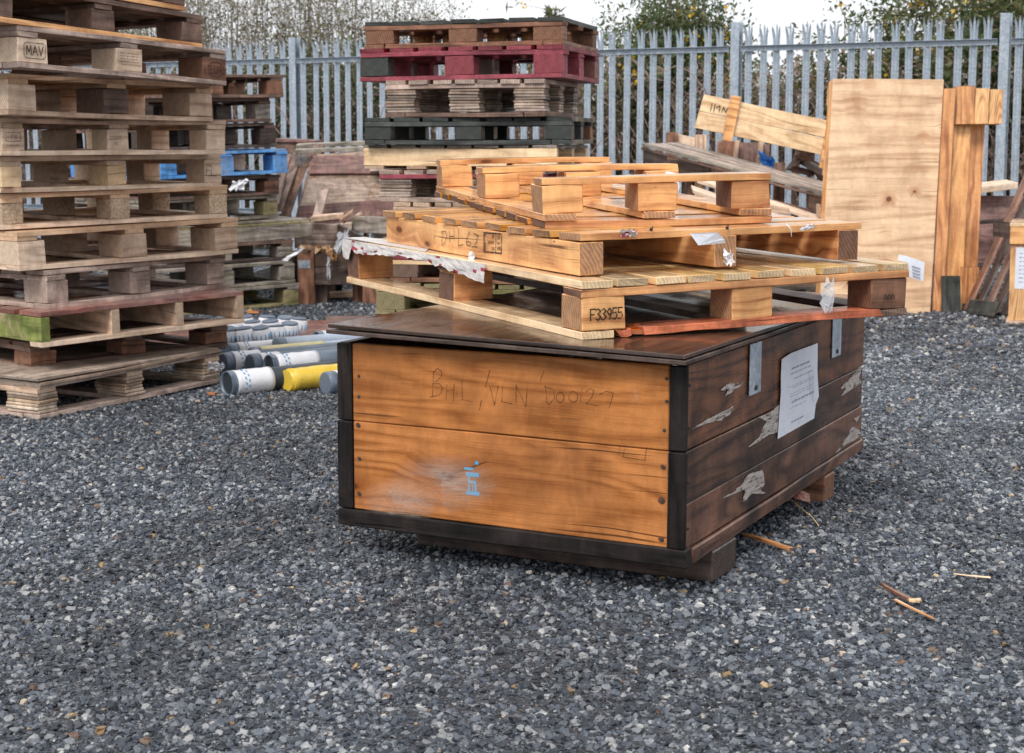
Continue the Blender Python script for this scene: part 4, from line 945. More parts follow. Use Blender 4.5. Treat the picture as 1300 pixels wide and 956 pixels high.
for x in (905, 975, 1040): tboards(t, 'block', [(at(x, 277, 10.95), Vector((.15, 0, -.03)), Vector((0, .12, 0)), Vector((0, 0, .1)))], 'tan', .003)
# uprights
t = thing('upright_pallet', 'pallet end with two pale upright posts standing behind the grey pallet', 'pallet', ground(866, 372))
for (x0, x1, y0, m_) in ((846, 860, 168, 'rust'), (882, 896, 171, 'tan')):
    tboards(t, 'post', [(at(x0, 262, 12.5), at(x0+1, y0, 12.6)-at(x0, 262, 12.5), Vector(((x1-x0)/F_PX*12.5, 0, 0)), Vector((0, .1, 0)))], m_, .003)
tboards(t, 'rail', [(at(860, 182, 12.63), at(884, 187, 12.63)-at(860, 182, 12.63), Vector((0, 0, .075)), Vector((0, .03, 0)))], 'tanlight', .002)
tboards(t, 'lower_rail', [(at(840, 225, 12.45), at(900, 230, 12.45)-at(840, 225, 12.45), Vector((0, 0, .15)), Vector((0, .03, 0)))], 'dark', .002)
t = thing('brown_pallet', 'reddish brown pallet standing on edge below the long pale panel', 'pallet', ground(945, 372))
for i, (xa, xe, m_) in enumerate(((908, 931, 'rust'), (935, 962, 'maroon'), (966, 974, 'maroon'))):
    tboards(t, 'board', [(at(xa, 226, 12.35), at(xa+4, 179+i*2, 12.45)-at(xa, 226, 12.35), Vector(((xe-xa)/F_PX*12.4, 0, 0)), Vector((0, .03, 0)))], m_, .003)
for (x, m_) in ((931, 'tan'), (961, 'tan')): tboards(t, 'cleat', [(at(x-2, 224, 12.25), at(x+4, 178, 12.35)-at(x-2, 224, 12.25), Vector((.028, 0, 0)), Vector((0, .07, 0)))], m_, .002)
crumple('blue_sack', 'blue plastic sack with white lettering wedged behind the grey pallet', 'sack', at(974, 205, 12.25), (.15, 0, -.10), (.0, .02, .11), (.01, -.02, .0), BLUEP, 3)
tboards(t, 'knee_brace', [(at(1008, 205, 12.3), at(1052, 228, 12.0)-at(1008, 205, 12.3), Vector((0, .05, .03)), Vector((.01, 0, .045)))], 'dark', .003)
t = thing('broken_timber', 'dark broken pallet corner with splintered braces at the left of the tall plywood', 'timber', ground(1020, 375))
for (xa, ya, xe, ye, w_) in ((996, 218, 1013, 195, .12), (1008, 198, 1050, 222, .05), (1015, 192, 1046, 236, .05), (1030, 232, 1055, 228, .06), (1000, 216, 1030, 224, .06)):
    tboards(t, 'brace', [(at(xa, ya, 12.2), at(xe, ye, 12.3)-at(xa, ya, 12.2), Vector((w_, 0, w_*.6)), Vector((0, .05, 0)))], 'brown', .003)
# plywood faced pallet standing on its end
t = thing('plywood_pallet', 'tall plywood faced pallet standing on end at the right, knotty pale face', 'pallet', ground(1118, 400))
bl_, br_ = ground(1040, 400), ground(1181, 398); tl_, tr_ = at(1058, 100, 10.95), at(1198, 107, 11.05)
quadboard(t, 'plywood_face', bl_, br_, tl_, .014, 'plyface', nseg=6, jit=.001)
nn_ = (br_-bl_).cross(tl_-bl_).normalized(); nn_ = nn_ if nn_.y > 0 else -nn_
for f in (.0, .46, .925):
    s0 = bl_.lerp(br_, f)+nn_*.0155; tboards(t, 'bearer', [(s0, tl_-bl_, (br_-bl_)*.075, nn_*.09)], 'fresh', .003)
for f in (.02, .3, .6, .9):
    s0 = bl_.lerp(tl_, f)+nn_*.107; tboards(t, 'back_board', [(s0, (br_-bl_), (tl_-bl_)*.07, nn_*.02)], 'fresh', .002)
# panel of vertical planks behind, showing to the right
t = thing('plank_pallet', 'orange pine plank pallet standing on end, showing right of the tall plywood', 'pallet', ground(1215, 398))
def vplank(x0, x1, yt, yb, Yb, lean, mat, nm='plank', th=.03, dx=4):
    b0, b1 = at(x0-dx, yb, Yb), at(x1-dx, yb, Yb); t0 = at(x0+dx, yt, Yb+lean); U = t0-b0
    return tboards(t, nm, [(b0, U, b1-b0, Vector((0, th, -.004)))], mat, .003)
vplank(1190.5, 1206, 112, 397, 10.86, .22, 'orange', dx=7)
vplank(1206.5, 1228, 118, 394, 10.98, .22, 'fresh', dx=7)
vplank(1227, 1246, 150, 340, 11.10, .16, 'orange', dx=5)
vplank(1214, 1237, 109, 158, 11.09, .03, 'orange', 'end_block', .1, 1)
vplank(1237.8, 1255.5, 112, 157.5, 11.10, .03, 'larch', 'end_block', .1, 1)
vplank(1256.3, 1273, 113.5, 157.5, 11.12, .03, 'larch', 'end_block', .1, 1)
vplank(1196, 1219.5, 350, 397.5, 10.83, .01, 'black', 'foot_block', .03, 0)
vplank(1220, 1243, 339, 386, 11.0, .01, 'orange', 'foot_block', .1, 0)
t = thing('plywood_stack', 'maroon stained plywood sheets stacked upright behind the dark leaning pallet', 'plywood', ground(1268, 372))
quadboard(t, 'sheet', at(1238, 335, 12.0), at(1330, 335, 12.1), at(1242, 248, 12.3), .02, 'maroon')
tboards(t, 'top_beam', [(at(1240, 246, 12.1), at(1292, 240, 12.2)-at(1240, 246, 12.1), Vector((0, .3, .02)), Vector((0, 0, .05)))], 'tanlight', .003)
tboards(t, 'ledge', [(at(1240, 285, 11.9), at(1300, 281, 11.9)-at(1240, 285, 11.9), Vector((0, .1, 0)), Vector((0, 0, .03)))], 'dark', .003)
t = thing('leaning_pallet', 'very dark wet slatted pallet leaning right at the right edge', 'pallet', ground(1240, 398))
for i in range(5):
    xo = i*12.; Yo = 10.85-.10*i
    b0, t0 = at(1228+xo, 394+i*1.5, Yo), at(1308+xo, 218, Yo+.35)
    tboards(t, 'slat', [(b0, t0-b0, Vector((.0, .10, .0)), Vector((.028, 0, .012)))], 'rust' if i == 0 else ('brown' if i == 2 else 'dark'), .002)
tboards(t, 'cross_board', [(at(1262, 300, 10.7), at(1345, 312, 10.4)-at(1262, 300, 10.7), Vector((0, .0, .11)), Vector((0, .03, 0)))], 'dark', .002)
tboards(t, 'foot_board', [(at(1228, 398, 10.75), at(1262, 402, 10.4)-at(1228, 398, 10.75), Vector((.03, 0, .10)), Vector((0, .05, 0)))], 'black', .004)
SMt = Matrix.Translation(ground(1277, 411)) @ Matrix.Rotation(R(-19), 4, 'Z')
t = empty('striped_crate', 'bright pine crate with bold grain and a paper notice, cut by the right edge', 'crate', mat=SMt)
def lb(name, lst, mat):
    mb = MB()
    for q in lst: mb.board(*q)
    return mb.build(name, W[mat], t, .002)
lb('side_panel', [((.012, .012, .024), (0, 0, .62), (.30, 0, 0), (0, .02, 0)), ((.315, .012, .024), (0, 0, .62), (.33, 0, 0), (0, .02, 0))], 'larch')
lb('side_panel', [((.012, .034, .024), (0, 0, .61), (0, .7, 0), (.02, 0, 0))], 'larch')
lb('top_band', [((.004, -.012, .53), (.66, 0, 0), (0, 0, .115), (0, .022, 0))], 'fresh')
lb('lid', [((0, -.014, .647), (.66, 0, 0), (0, .8, 0), (0, 0, .02))], 'pale')
lb('base_board', [((0, -.004, .0), (.66, 0, 0), (0, .8, 0), (0, 0, .022))], 'tan')
mb = MB(); mb.box((.045, .009, .235), (.24, 0, 0), (0, .0015, 0), (0, 0, .275)); nt_ = mb.build('paper_notice', PAPER, t)
mb = MB(); r_ = random.Random(8)
for i in range(8):
    x = .07
    while x < .25: l = r_.uniform(.01, .03); ribbon(mb, [Vector((x, .0085, .47-.027*i)), Vector((x+l, .0085, .47-.027*i))], .006 if i in (1, 6) else .004, Vector((0, -1, 0)), k0=i); x += l+.01
mb.build('printed_text', PRINT, nt_)

# low stacks that carry the background piles, mostly behind the crate pallets
GB = 'pallets lying under the heap at the back right'
for i, (z, lab, kw) in enumerate(((0, 'ground pallet under the sloping grey pallet at the back right', dict(deck='grey', block='brown', bottom='brown')), (.15, 'second pallet up under the sloping grey pallet', dict(deck='tan', block='tan', bottom='tan')),
                      (.30, 'third pallet up under the sloping grey pallet', dict(deck='brown', block='brown', bottom='dark')), (.45, 'upper pallet carrying the pale leaning boards at the back right', dict(deck='tanlight', block='tan', bottom='tan')))):
    pallet('R%d' % i, lab, (1.02+.03*i, 11.15, z), 6+3*i, 0, 0, 1.25, 1.1, .148, group=GB, chipped=.01, **kw)
GB2 = 'pallets lying under the brown leaning pallet'
for i, (z, lab, kw) in enumerate(((0, 'ground pallet under the large brown leaning pallet', dict(deck='grey', block='brown', bottom='brown')), (.16, 'middle pallet under the large brown leaning pallet', dict(deck='brown', block='dark', bottom='dark')), (.32, 'pallet carrying the foot of the large brown leaning pallet', dict(deck='grey', block='tan', bottom='brown')))):
    pallet('Q%d' % i, lab, (-1.0+.02*i, 11.75, z), 8+2*i, 0, 0, 1.1, 1.0, .158, group=GB2, **kw)
pallet('Q9', 'dark pallet under the rough grey timber block beside the open crate', (-1.72, 11.78, 0), 2, 0, 0, .62, .7, .17, group=GB2, deck='dark', block='dark', bottom='dark')
pallet('Q10', 'second dark pallet directly under the rough grey timber block', (-1.72, 11.78, .175), 2, 0, 0, .62, .7, .17, group=GB2, deck='brown', block='dark', bottom='dark')
for (x, y, w_) in ((1.42, 12.55, .09), (1.70, 12.5, .10), (2.05, 12.05, .08)):
    mb = MB(); mb.board((x, y, 0), (0, 0, 1.05), (w_, 0, 0), (0, .07, 0), jit=.003); tag(mb.build('timber_post', W['brown'], None, .003), {1.42: 'dark upright post left of the other two behind the sloping grey pallet', 1.70: 'dark upright post between two others behind the sloping grey pallet', 2.05: 'dark upright post under the right half of the long pale panel'}[x], 'post')

# splinters on the gravel
def splint(label, a, b, w, mat, r=.5):
    p, q = ground(*a, .014), ground(*b, .014); d = q-p; s = Vector((d.y, -d.x, 0)).normalized()*w
    mb = MB(); mb.board(p, d, s, (0, 0, w*.6), nseg=5, jit=w*.15, ragged=.004); o = mb.build('wood_splinter', W[mat], None, .001); tag(o, label, 'splinter', 'wood splinters on the gravel')
splint('thick orange splinter on the gravel at lower right', (1120, 742), (1158, 763), .013, 'rust')
splint('thin pale splinter just below the thick orange one', (1138, 762), (1187, 787), .008, 'orange')
splint('short pale chip touching the end of the thick orange splinter', (1156, 762), (1172, 765), .016, 'pale')
splint('thin straw coloured sliver right of the orange splinter', (1212, 729), (1258, 734), .006, 'pale')
splint('orange splinter beside the crate bearer on the right', (948, 680), (1007, 699), .016, 'orange')
splint('thin bent splinter sticking out under the crate side', (1001, 632), (1030, 655), .005, 'pale')
splint('thin forked sliver continuing the bent splinter', (1028, 652), (1040, 668), .004, 'pale')
splint('orange brown scrap by the back bearer of the left stack', (318, 396), (332, 398), .03, 'orange')
splint('small orange scrap in front of the pipe heap', (268, 500), (276, 502), .02, 'orange')
splint('red scrap lying on the plywood deck of the lowest left pallet', (262, 440), (262, 441), .01, 'red') if False else None
M1_ = PALLETS['L1']['M']
mb = MB(); q = [M1_ @ Vector(p) for p in ((.62, .02, .158), (1.12, .0, .158), (1.13, .32, .158), (.72, .34, .158))]; mb.poly_extrude(q, (0, 0, .006)); tag(mb.build('red_panel', W['red'][0]), 'flat red panel lying on the torn plywood deck of the ground pallet', 'panel')
crumple('film_scrap', 'crumpled clear film at the right end of the lowest left pallet', 'wrapping', M1_ @ Vector((1.07, -.02, .09)), (.09, .04, -.01), (.01, .01, .05), (.01, -.02, .01), FILM, 31)
crumple('film_scrap', 'white plastic scrap caught under the blue pallet', 'wrapping', at(303, 236, 10.9), (.12, 0, .02), (.02, .02, .10), (.02, -.03, .01), WHITEP, 33)

# ================================================================== PALISADE FENCE
FO = Vector((-2.74, 17.8, 0)); FD = Vector((.914, -.406, 0)).normalized(); FN = Vector((FD.y, -FD.x, 0))  # FN faces the viewer
if FN.y > 0: FN = -FN
fm = Matrix(((FD.x, -FN.x, 0, FO.x), (FD.y, -FN.y, 0, FO.y), (0, 0, 1, 0), (0, 0, 0, 1)))   # local: x along, y away, z up
fence = empty('palisade_fence', 'galvanised steel palisade fence with split spiked pales across the back', 'fence', mat=fm)
def pale_mesh():
    mb = MB(); xs = [-.035, -.024, -.010, .010, .024, .035]; ys = [.0, .004, .016, .016, .004, .0]; H0, th = 2.20, .003
    base = 0
    def strip(ix, zs, off, taper):   # solid corrugated strip through given stations
        v0 = len(mb.v); n = len(ix); ns = len(zs)
        cx = sum(xs[i] for i in ix)/n
        for z, (ox, oy), tp in zip(zs, off, taper):
            for i in ix: mb.v.append(Vector((cx+(xs[i]-cx)*tp+ox, ys[i]*tp+oy-.016, z)))
            for i in ix: mb.v.append(Vector((cx+(xs[i]-cx)*tp+ox, ys[i]*tp+oy-.016+th, z)))
        for s in range(ns-1):
            a = v0+s*2*n; b = a+2*n
            for i in range(n-1):
                mb.quad((a+i, a+i+1, b+i+1, b+i), [(0, 0)]*4); mb.quad((a+n+i+1, a+n+i, b+n+i, b+n+i+1), [(0, 0)]*4)
            mb.quad((a, b, b+n, a+n), [(0, 0)]*4); mb.quad((a+n-1, a+2*n-1, b+2*n-1, b+n-1), [(0, 0)]*4)
    strip([0, 1, 2, 3, 4, 5], [.05, H0], [(0, 0)]*2, [1, 1])
    strip([2, 3], [H0, 2.34, 2.39], [(0, 0), (0, .0), (0, .004)], [1, 1, .12])
    strip([0, 1, 2], [H0, 2.27, 2.325, 2.365], [(0, 0), (-.003, -.006), (-.011, -.018), (-.016, -.028)], [1, 1, .85, .08])
    strip([3, 4, 5], [H0, 2.27, 2.325, 2.365], [(0, 0), (.003, -.006), (.011, -.018), (.016, -.028)], [1, 1, .85, .08])
    return mb
pale0 = pale_mesh().build('pale', GALV, fence)
SP = 2.58; pr = random.Random(4)
first = True
for k in range(-2, 3):
    s0 = .28+SP*k
    for i in range(17):
        if first: o = pale0; first = False
        else: o = pale0.copy(); COL.objects.link(o); o.parent = fence
        o.location = (s0+SP*(i+1)/18+pr.uniform(-.004, .004), 0, pr.uniform(-.012, .012)); o.rotation_euler = (pr.uniform(-.006, .006), pr.uniform(-.008, .008), pr.uniform(-.05, .05))
for i in range(12):
    o = pale0.copy(); COL.objects.link(o); o.parent = fence; o.location = (.28+SP*3+SP*(i+1)/18, 0, 0)
for k in range(-2, 5):
    s = .28+SP*k; mb = MB()
    mb.box((s-.044, -.022, 0), (.088, 0, 0), (0, .005, 0), (0, 0, 2.41)); mb.box((s-.004, -.0168, 0), (.008, 0, 0), (0, .09, 0), (0, 0, 2.41)); mb.box((s-.055, .0735, 0), (.11, 0, 0), (0, .005, 0), (0, 0, 2.41))
    mb.build('fence_post', GALV, fence)
for k in range(-2, 4):
    for z in (.42, 2.12):
        mb = MB(); s = .28+SP*k+.06
        mb.box((s, -.024, z), (SP-.12, 0, 0), (0, .005, 0), (0, 0, .05)); mb.box((s, -.062, z+.0505), (SP-.12, 0, 0), (0, .044, 0), (0, 0, .005))
        for i in range(17):
            x = .28+SP*k+SP*(i+1)/18; mb.tube([Vector((x, -.024, z+.025)), Vector((x, -.034, z+.025))], .009, 6)
        mb.build('rail', GALV, fence)

# ================================================================== VEGETATION
def leaf_mat(key, cols, rough=.5, trans=.15):
    m, nt, b = new_mat(key)
    isl = nt.new('ShaderNodeNewGeometry').outputs['Random Per Island']
    n = len(cols); col = nt.ramp(isl, [(i/n, c) for i, c in enumerate(cols)], 'CONSTANT')
    nt.put(b.inputs['Base Color'], col); b.inputs['Roughness'].default_value = rough
    b.inputs['Subsurface Weight'].default_value = 0
    tr = nt.new('ShaderNodeBsdfTranslucent'); nt.put(tr.inputs['Color'], col)
    mx = nt.new('ShaderNodeMixShader'); mx.inputs[0].default_value = trans
    out = m.node_tree.nodes['Material Output']
    nt.put(mx.inputs[1], b.outputs[0]); nt.put(mx.inputs[2], tr.outputs[0]); nt.put(out.inputs['Surface'], mx.outputs[0])
    return m
LF_DARK = leaf_mat('evergreen_leaf', [(.07, .115, .04), (.10, .145, .055), (.15, .19, .07), (.08, .11, .045), (.21, .22, .11)], trans=.4)
LF_GORSE = leaf_mat('gorse_leaf', [(.11, .14, .05), (.16, .19, .07), (.20, .23, .085), (.12, .14, .06), (.25, .24, .11), (.28, .21, .13)], trans=.4)
LF_THIN = leaf_mat('sparse_leaf', [(.13, .16, .06), (.17, .19, .08), (.20, .17, .10), (.10, .12, .05), (.24, .19, .13)])
LF_BRAM = leaf_mat('bramble_leaf', [(.16, .17, .09), (.34, .23, .18), (.27, .20, .16), (.42, .32, .27), (.15, .20, .10), (.68, .65, .62), (.21, .18, .15), (.32, .26, .23)], trans=.35)  # palest tone paints the glints of shiny leaves into the colour
FLOWER = leaf_mat('yellow_flower', [(.85, .50, .02), (.90, .62, .05), (.75, .42, .02)], .6, .3)
BARK = speckle('bark', (.09, .065, .05), (.16, .12, .095), (.25, .20, .16), 60)
BARKP = speckle('pale_bark', (.17, .14, .10), (.27, .22, .17), (.36, .31, .25), 60)
BARKR = speckle('bramble_bark', (.18, .10, .08), (.32, .21, .17), (.46, .35, .30), 60)
def np_mesh(name, verts, faces, mat, parent):
    me = bpy.data.meshes.new(name); nv, nf = len(verts), len(faces); k = faces.shape[1]
    me.vertices.add(nv); me.vertices.foreach_set('co', verts.astype(np.float32).ravel())
    me.loops.add(nf*k); me.loops.foreach_set('vertex_index', faces.astype(np.int32).ravel())
    me.polygons.add(nf); me.polygons.foreach_set('loop_start', np.arange(0, nf*k, k, dtype=np.int32)); me.polygons.foreach_set('loop_total', np.full(nf, k, dtype=np.int32))
    me.materials.append(mat); me.update(calc_edges=True)
    o = bpy.data.objects.new(name, me); COL.objects.link(o)
    if parent is not None: o.parent = parent
    return o
def tubes_np(paths, rads):
    """paths: list of (m,3) arrays; 3-sided tubes"""
    V, F = [], []; off = 0
    for P, r in zip(paths, rads):
        m = len(P); d = np.gradient(P, axis=0); d /= np.linalg.norm(d, axis=1, keepdims=True)+1e-9
        x = np.cross(d, [0.31, .22, 1.0]); x /= np.linalg.norm(x, axis=1, keepdims=True)+1e-9; y = np.cross(d, x)
        rr = np.linspace(r[0], r[1], m)[:, None]
        ring = np.stack([P+rr*(x*math.cos(a)+y*math.sin(a)) for a in (0, 2.094, 4.189)], 1).reshape(-1, 3)
        V.append(ring)
        i = np.arange(m-1)[:, None]*3
        for k in range(3): F.append(np.concatenate([i+k, i+(k+1) % 3, i+3+(k+1) % 3, i+3+k], 1)+off)
        off += 3*m
    return np.concatenate(V), np.concatenate(F)
def leaves_np(C, size, g, elong=1.6, up=0.):
    n = len(C); a = g.normal(size=(n, 3)); a[:, 2] += up; a /= np.linalg.norm(a, axis=1, keepdims=True)
    b = np.cross(a, g.normal(size=(n, 3))); b /= np.linalg.norm(b, axis=1, keepdims=True)+1e-9
    s = (size*g.uniform(.55, 1.35, n))[:, None]; A = a*s*elong*.5; B = b*s*.5; c = np.cross(a, b)*s*.12
    V = np.stack([C-A, C+B*.9+c, C+A, C-B*.9+c], 1).reshape(-1, 3)
    return V, np.arange(4*n).reshape(n, 4)
def bush(name, label, cat, x, y, h, rx, ry, seed, nst=40, ntw=6, nleaf=5000, lsize=.035, leaf=LF_DARK, bark=BARK, nflow=0, leafz=.0, lean=0., sr=.012, group=None, elong=1.6, clump=.09, arch=0., spread=.5, kind=None, wob=.05, fsize=.042):
    g = np.random.default_rng(seed); rt = empty(name, label, cat, loc=(x, y, 0), group=group)
    if kind: rt['kind'] = kind
    paths, rads, tips = [], [], []
    for i in range(nst):
        a = g.uniform(0, 2*math.pi); q = math.sqrt(g.uniform(0, 1)); bx, by = math.cos(a)*q, math.sin(a)*q
        hh = h*g.uniform(.6, 1.0)*(1-.25*q*q); m = 9; t = np.linspace(0, 1, m)
        P = np.zeros((m, 3)); P[:, 0] = rx*bx*(spread+(1-spread)*t)+lean*t; P[:, 1] = ry*by*(spread+(1-spread)*t); P[:, 2] = hh*(t if not arch else np.sin(t*math.pi*(.5+arch*g.uniform(.3, 1))))
        if arch: P[:, 0] += t**2*g.normal()*h*.5; P[:, 1] += t**2*g.normal()*h*.3
        P[1:, :2] += np.cumsum(g.normal(size=(m-1, 2))*wob, 0); paths.append(P); rads.append((sr*g.uniform(.6, 1.3), sr*.25))
        for k in range(ntw):
            j = g.integers(2, m); p = P[j-1]+(P[j % m]-P[j-1])*g.uniform() if j < m else P[-1]
            d = g.normal(size=3)*np.array([1, 1, .6])+np.array([0, 0, .7]); d /= np.linalg.norm(d); L = h*g.uniform(.06, .2)
            tt = np.linspace(0, 1, 5)[:, None]; Q = p+d*L*tt+np.cumsum(g.normal(size=(5, 3))*.018, 0); paths.append(Q); rads.append((sr*.4, sr*.14)); tips.append(Q)
    V, F = tubes_np(paths, rads); np_mesh('stems', V, F, bark, rt)
    T = np.concatenate(tips); T = T[T[:, 2] > h*leafz]
    wts = g.uniform(0, 1, len(T))**1.5; wts /= wts.sum()
    if nleaf:
        idx = g.choice(len(T), nleaf, p=wts); C = T[idx]+g.normal(size=(nleaf, 3))*clump
        C[:, 2] = np.clip(C[:, 2], .02, None); V, F = leaves_np(C, lsize, g, elong); np_mesh('foliage', V, F, leaf, rt)
    if nflow:
        nflow = int(nflow*3.6); nc = max(3, nflow//9); top = T[T[:, 2] > h*.3]; cc = top[g.integers(0, len(top), nc)]; C = cc[g.integers(0, nc, nflow)]+g.normal(size=(nflow, 3))*.045
        V, F = leaves_np(C, fsize, g, 1.0); np_mesh('flowers', V, F, FLOWER, rt)['kind'] = 'stuff'
    return rt
def fy(x): return 17.8-.4442*(x+2.74)
# bare thicket at the left: thin pale stems against the white sky
GTH = 'thin bare shrubs behind the left half of the fence'
for i, (x, h) in enumerate(((-7.1, 4.4), (-6.2, 4.5), (-5.4, 4.6), (-4.55, 4.5), (-3.75, 4.6), (-3.0, 4.3), (-2.3, 4.5), (-1.6, 3.9), (-1.0, 3.3))):
    lab = ['twiggy shrub at the far left hidden behind the left stack', 'twiggy shrub seen through the upper gaps of the left stack', 'tall twiggy shrub behind the leftmost stack top', 'tall twiggy shrub just right of the left stack top', 'twiggy shrub behind the fence above the back left stack', 'twiggy shrub directly behind the left fence post',
           'twiggy shrub between the left fence post and the middle stack', 'thin greenish shrub behind the left edge of the middle stack', 'low sparse shrub behind the middle stack'][i]
    bush('bare_shrub', lab, 'shrub', x, fy(x)+1.5, h, .62, .7, 100+i, nst=80, ntw=11, nleaf=4600, lsize=.026, leaf=LF_THIN, bark=BARKP, leafz=.12, sr=.010, group=GTH, clump=.07, wob=.045)
for i, (x, h) in enumerate(((-4.3, 2.9), (-2.7, 2.7), (-1.5, 2.5))):
    bush('evergreen_bush', ['dark ivy covered bush behind the left part of the fence', 'green leafy bush low behind the left fence post', 'green leafy bush low behind the fence left of the middle stack'][i], 'bush', x, fy(x)+.95, h, .75, .4, 120+i, nst=30, ntw=9, nleaf=8000, lsize=.034, leaf=LF_DARK, sr=.012, group='leafy bushes low behind the left fence')
# single gorse sprig over the middle stack
bush('gorse_bush', 'small gorse top with yellow flowers poking up above the middle stack', 'gorse', .42, 18.8, 3.05, .35, .3, 131, nst=12, ntw=6, nleaf=2200, lsize=.05, leaf=LF_GORSE, nflow=40, leafz=.5, elong=3.5, clump=.05)
# gorse tree centre right
bush('gorse_tree', 'big dark green gorse tree with yellow flowers right of the middle stack', 'tree', 1.85, 17.6, 3.35, .62, .6, 141, nst=60, ntw=14, nleaf=34000, lsize=.030, leaf=LF_DARK, nflow=300, leafz=.42, sr=.020, elong=2.2, clump=.10, spread=.35)
bush('gorse_bush', 'low yellow flowered gorse at the left foot of the gorse tree', 'gorse', 1.35, 17.2, 2.6, .35, .4, 142, nst=18, ntw=9, nleaf=3600, lsize=.045, leaf=LF_GORSE, nflow=90, leafz=.3, elong=3, clump=.07)
# right hand gorse and trees
GR = 'gorse bushes behind the right half of the fence'
RB = [(3.05, 2.35, 4200, 60, 'lowest gorse bush behind the fence between the gorse tree and the tall plywood'), (3.75, 2.75, 7500, 150, 'gorse bush with many yellow flowers left of the tall plywood'),
      (4.35, 3.0, 9000, 130, 'gorse bush rising behind the tall plywood pallet'), (4.95, 3.2, 10000, 110, 'taller gorse bush right of the tall plywood pallet'), (5.5, 3.45, 10500, 90, 'dense gorse bush behind the right fence post'),
      (6.1, 3.5, 10500, 120, 'gorse bush at the right edge with yellow flowers'), (6.8, 3.4, 6000, 60, 'gorse bush at the far right edge of the photo')]
for i, (x, h, nl, nf, lab) in enumerate(RB):
    bush('gorse_bush', lab, 'gorse', x, fy(x)+1.5, h, .62, .6, 150+i, nst=44, ntw=11, nleaf=int(nl*1.7), lsize=.030, leaf=LF_GORSE if i % 2 == 0 else LF_DARK, bark=BARK, nflow=nf, leafz=.42, sr=.015, elong=2.2, clump=.085, group=GR)
bush('brown_tree', 'reddish brown bare tree trunk and branches behind the right half of the fence', 'tree', 5.0, fy(5.0)+2.2, 3.9, .5, .5, 171, nst=16, ntw=16, nleaf=1500, lsize=.04, leaf=LF_GORSE, bark=BARKR, leafz=.5, sr=.030, spread=.2)
# bramble undergrowth, one continuous mass
g_ = np.random.default_rng(55)
under = empty('undergrowth', 'tangled brown bramble undergrowth filling the strip behind the fence', 'undergrowth', loc=(0, 0, 0)); under['kind'] = 'stuff'
paths, rads = [], []
for i in range(3000):
    x = g_.uniform(-6.5, 9.5); y = fy(x)+g_.uniform(.2, 2.2); h = g_.uniform(.8, 2.15 if x > -1 else 1.9); L = g_.uniform(.6, 1.8); a = g_.uniform(0, 6.28)
    t = np.linspace(0, 1, 8)[:, None]; P = np.concatenate([x+np.cos(a)*L*t, y+abs(np.sin(a))*L*t*.5, h*np.sin(t*math.pi*g_.uniform(.5, .95))], 1)+np.cumsum(g_.normal(size=(8, 3))*.03, 0)
    P[:, 2] = np.clip(P[:, 2], .0, None); paths.append(P); rads.append((.009, .0035))
V, F = tubes_np(paths, rads); ust = np_mesh('stems', V, F, BARKR, under); ust['kind'] = 'stuff'
T = np.concatenate(paths); nl = 62000; C = T[g_.integers(0, len(T), nl)]+g_.normal(size=(nl, 3))*np.array([.13, .10, .11]); C[:, 2] = np.clip(C[:, 2], .02, None); C[:, 1] = np.maximum(C[:, 1], 17.8-.4442*(C[:, 0]+2.74)+.12)
V, F = leaves_np(C, .042, g_, 1.5); ufo = np_mesh('foliage', V, F, LF_BRAM, under); ufo['kind'] = 'stuff'
# far hedge bank that closes the view under the bushes
paths = []
C = np.stack([g_.uniform(-12, 16, 60000), np.zeros(60000), np.zeros(60000)], 1); C[:, 1] = 17.8-.4442*(C[:, 0]+2.74)+4+g_.uniform(0, 2.5, 60000); C[:, 2] = g_.uniform(0, 1, 60000)**.8*1.75*(.85+.15*np.sin(C[:, 0]*1.7))
V, F = leaves_np(C, .07, g_, 1.5); fh = np_mesh('far_hedge', V, F, LF_BRAM, None); tag(fh, 'low dark hedge mass farther back behind the brambles', 'hedge', kind='stuff')

# ================================================================== GROUND
def ground_mat():
    m, nt, b = new_mat('wet_gravel_ground')
    oc = nt.new('ShaderNodeTexCoord').outputs['Object']
    v = nt.new('ShaderNodeTexVoronoi'); nt.put(v.inputs['Vector'], nt.vmath('ADD', oc, (0, 0, 0))); v.inputs['Scale'].default_value = 62; v.inputs['Randomness'].default_value = 1
    v2 = nt.new('ShaderNodeTexVoronoi'); nt.put(v2.inputs['Vector'], oc); v2.inputs['Scale'].default_value = 140
    s1 = nt.new('ShaderNodeSeparateColor'); nt.put(s1.inputs[0], v.outputs['Color']); s2 = nt.new('ShaderNodeSeparateColor'); nt.put(s2.inputs[0], v2.outputs['Color'])
    c1 = nt.ramp(s1.outputs[0], [(0, (.022, .026, .032)), (.35, (.045, .052, .064)), (.7, (.09, .10, .12)), (.9, (.17, .18, .195)), (1, (.36, .36, .36))])
    c2 = nt.ramp(s2.outputs[1], [(0, (.018, .02, .024)), (.6, (.05, .056, .066)), (1, (.15, .155, .17))])
    col = nt.mix(nt.math('GREATER_THAN', s1.outputs[1], .45), c2, c1)
    n = nt.noise(oc, .8, 5, .6, .4); col = nt.mix(nt.rng(n, .45, .68, 0, .5), col, (.022, .022, .023, 1))
    nt.put(b.inputs['Base Color'], col); b.inputs['Roughness'].default_value = .45
    bp = nt.new('ShaderNodeBump'); bp.inputs['Strength'].default_value = 1; bp.inputs['Distance'].default_value = .012
    h = nt.math('SUBTRACT', 1., nt.math('MULTIPLY_ADD', v.outputs['Distance'], .9, nt.math('MULTIPLY', v2.outputs['Distance'], .5)))
    nt.put(bp.inputs['Height'], h); nt.put(b.inputs['Normal'], bp.outputs[0]); return m
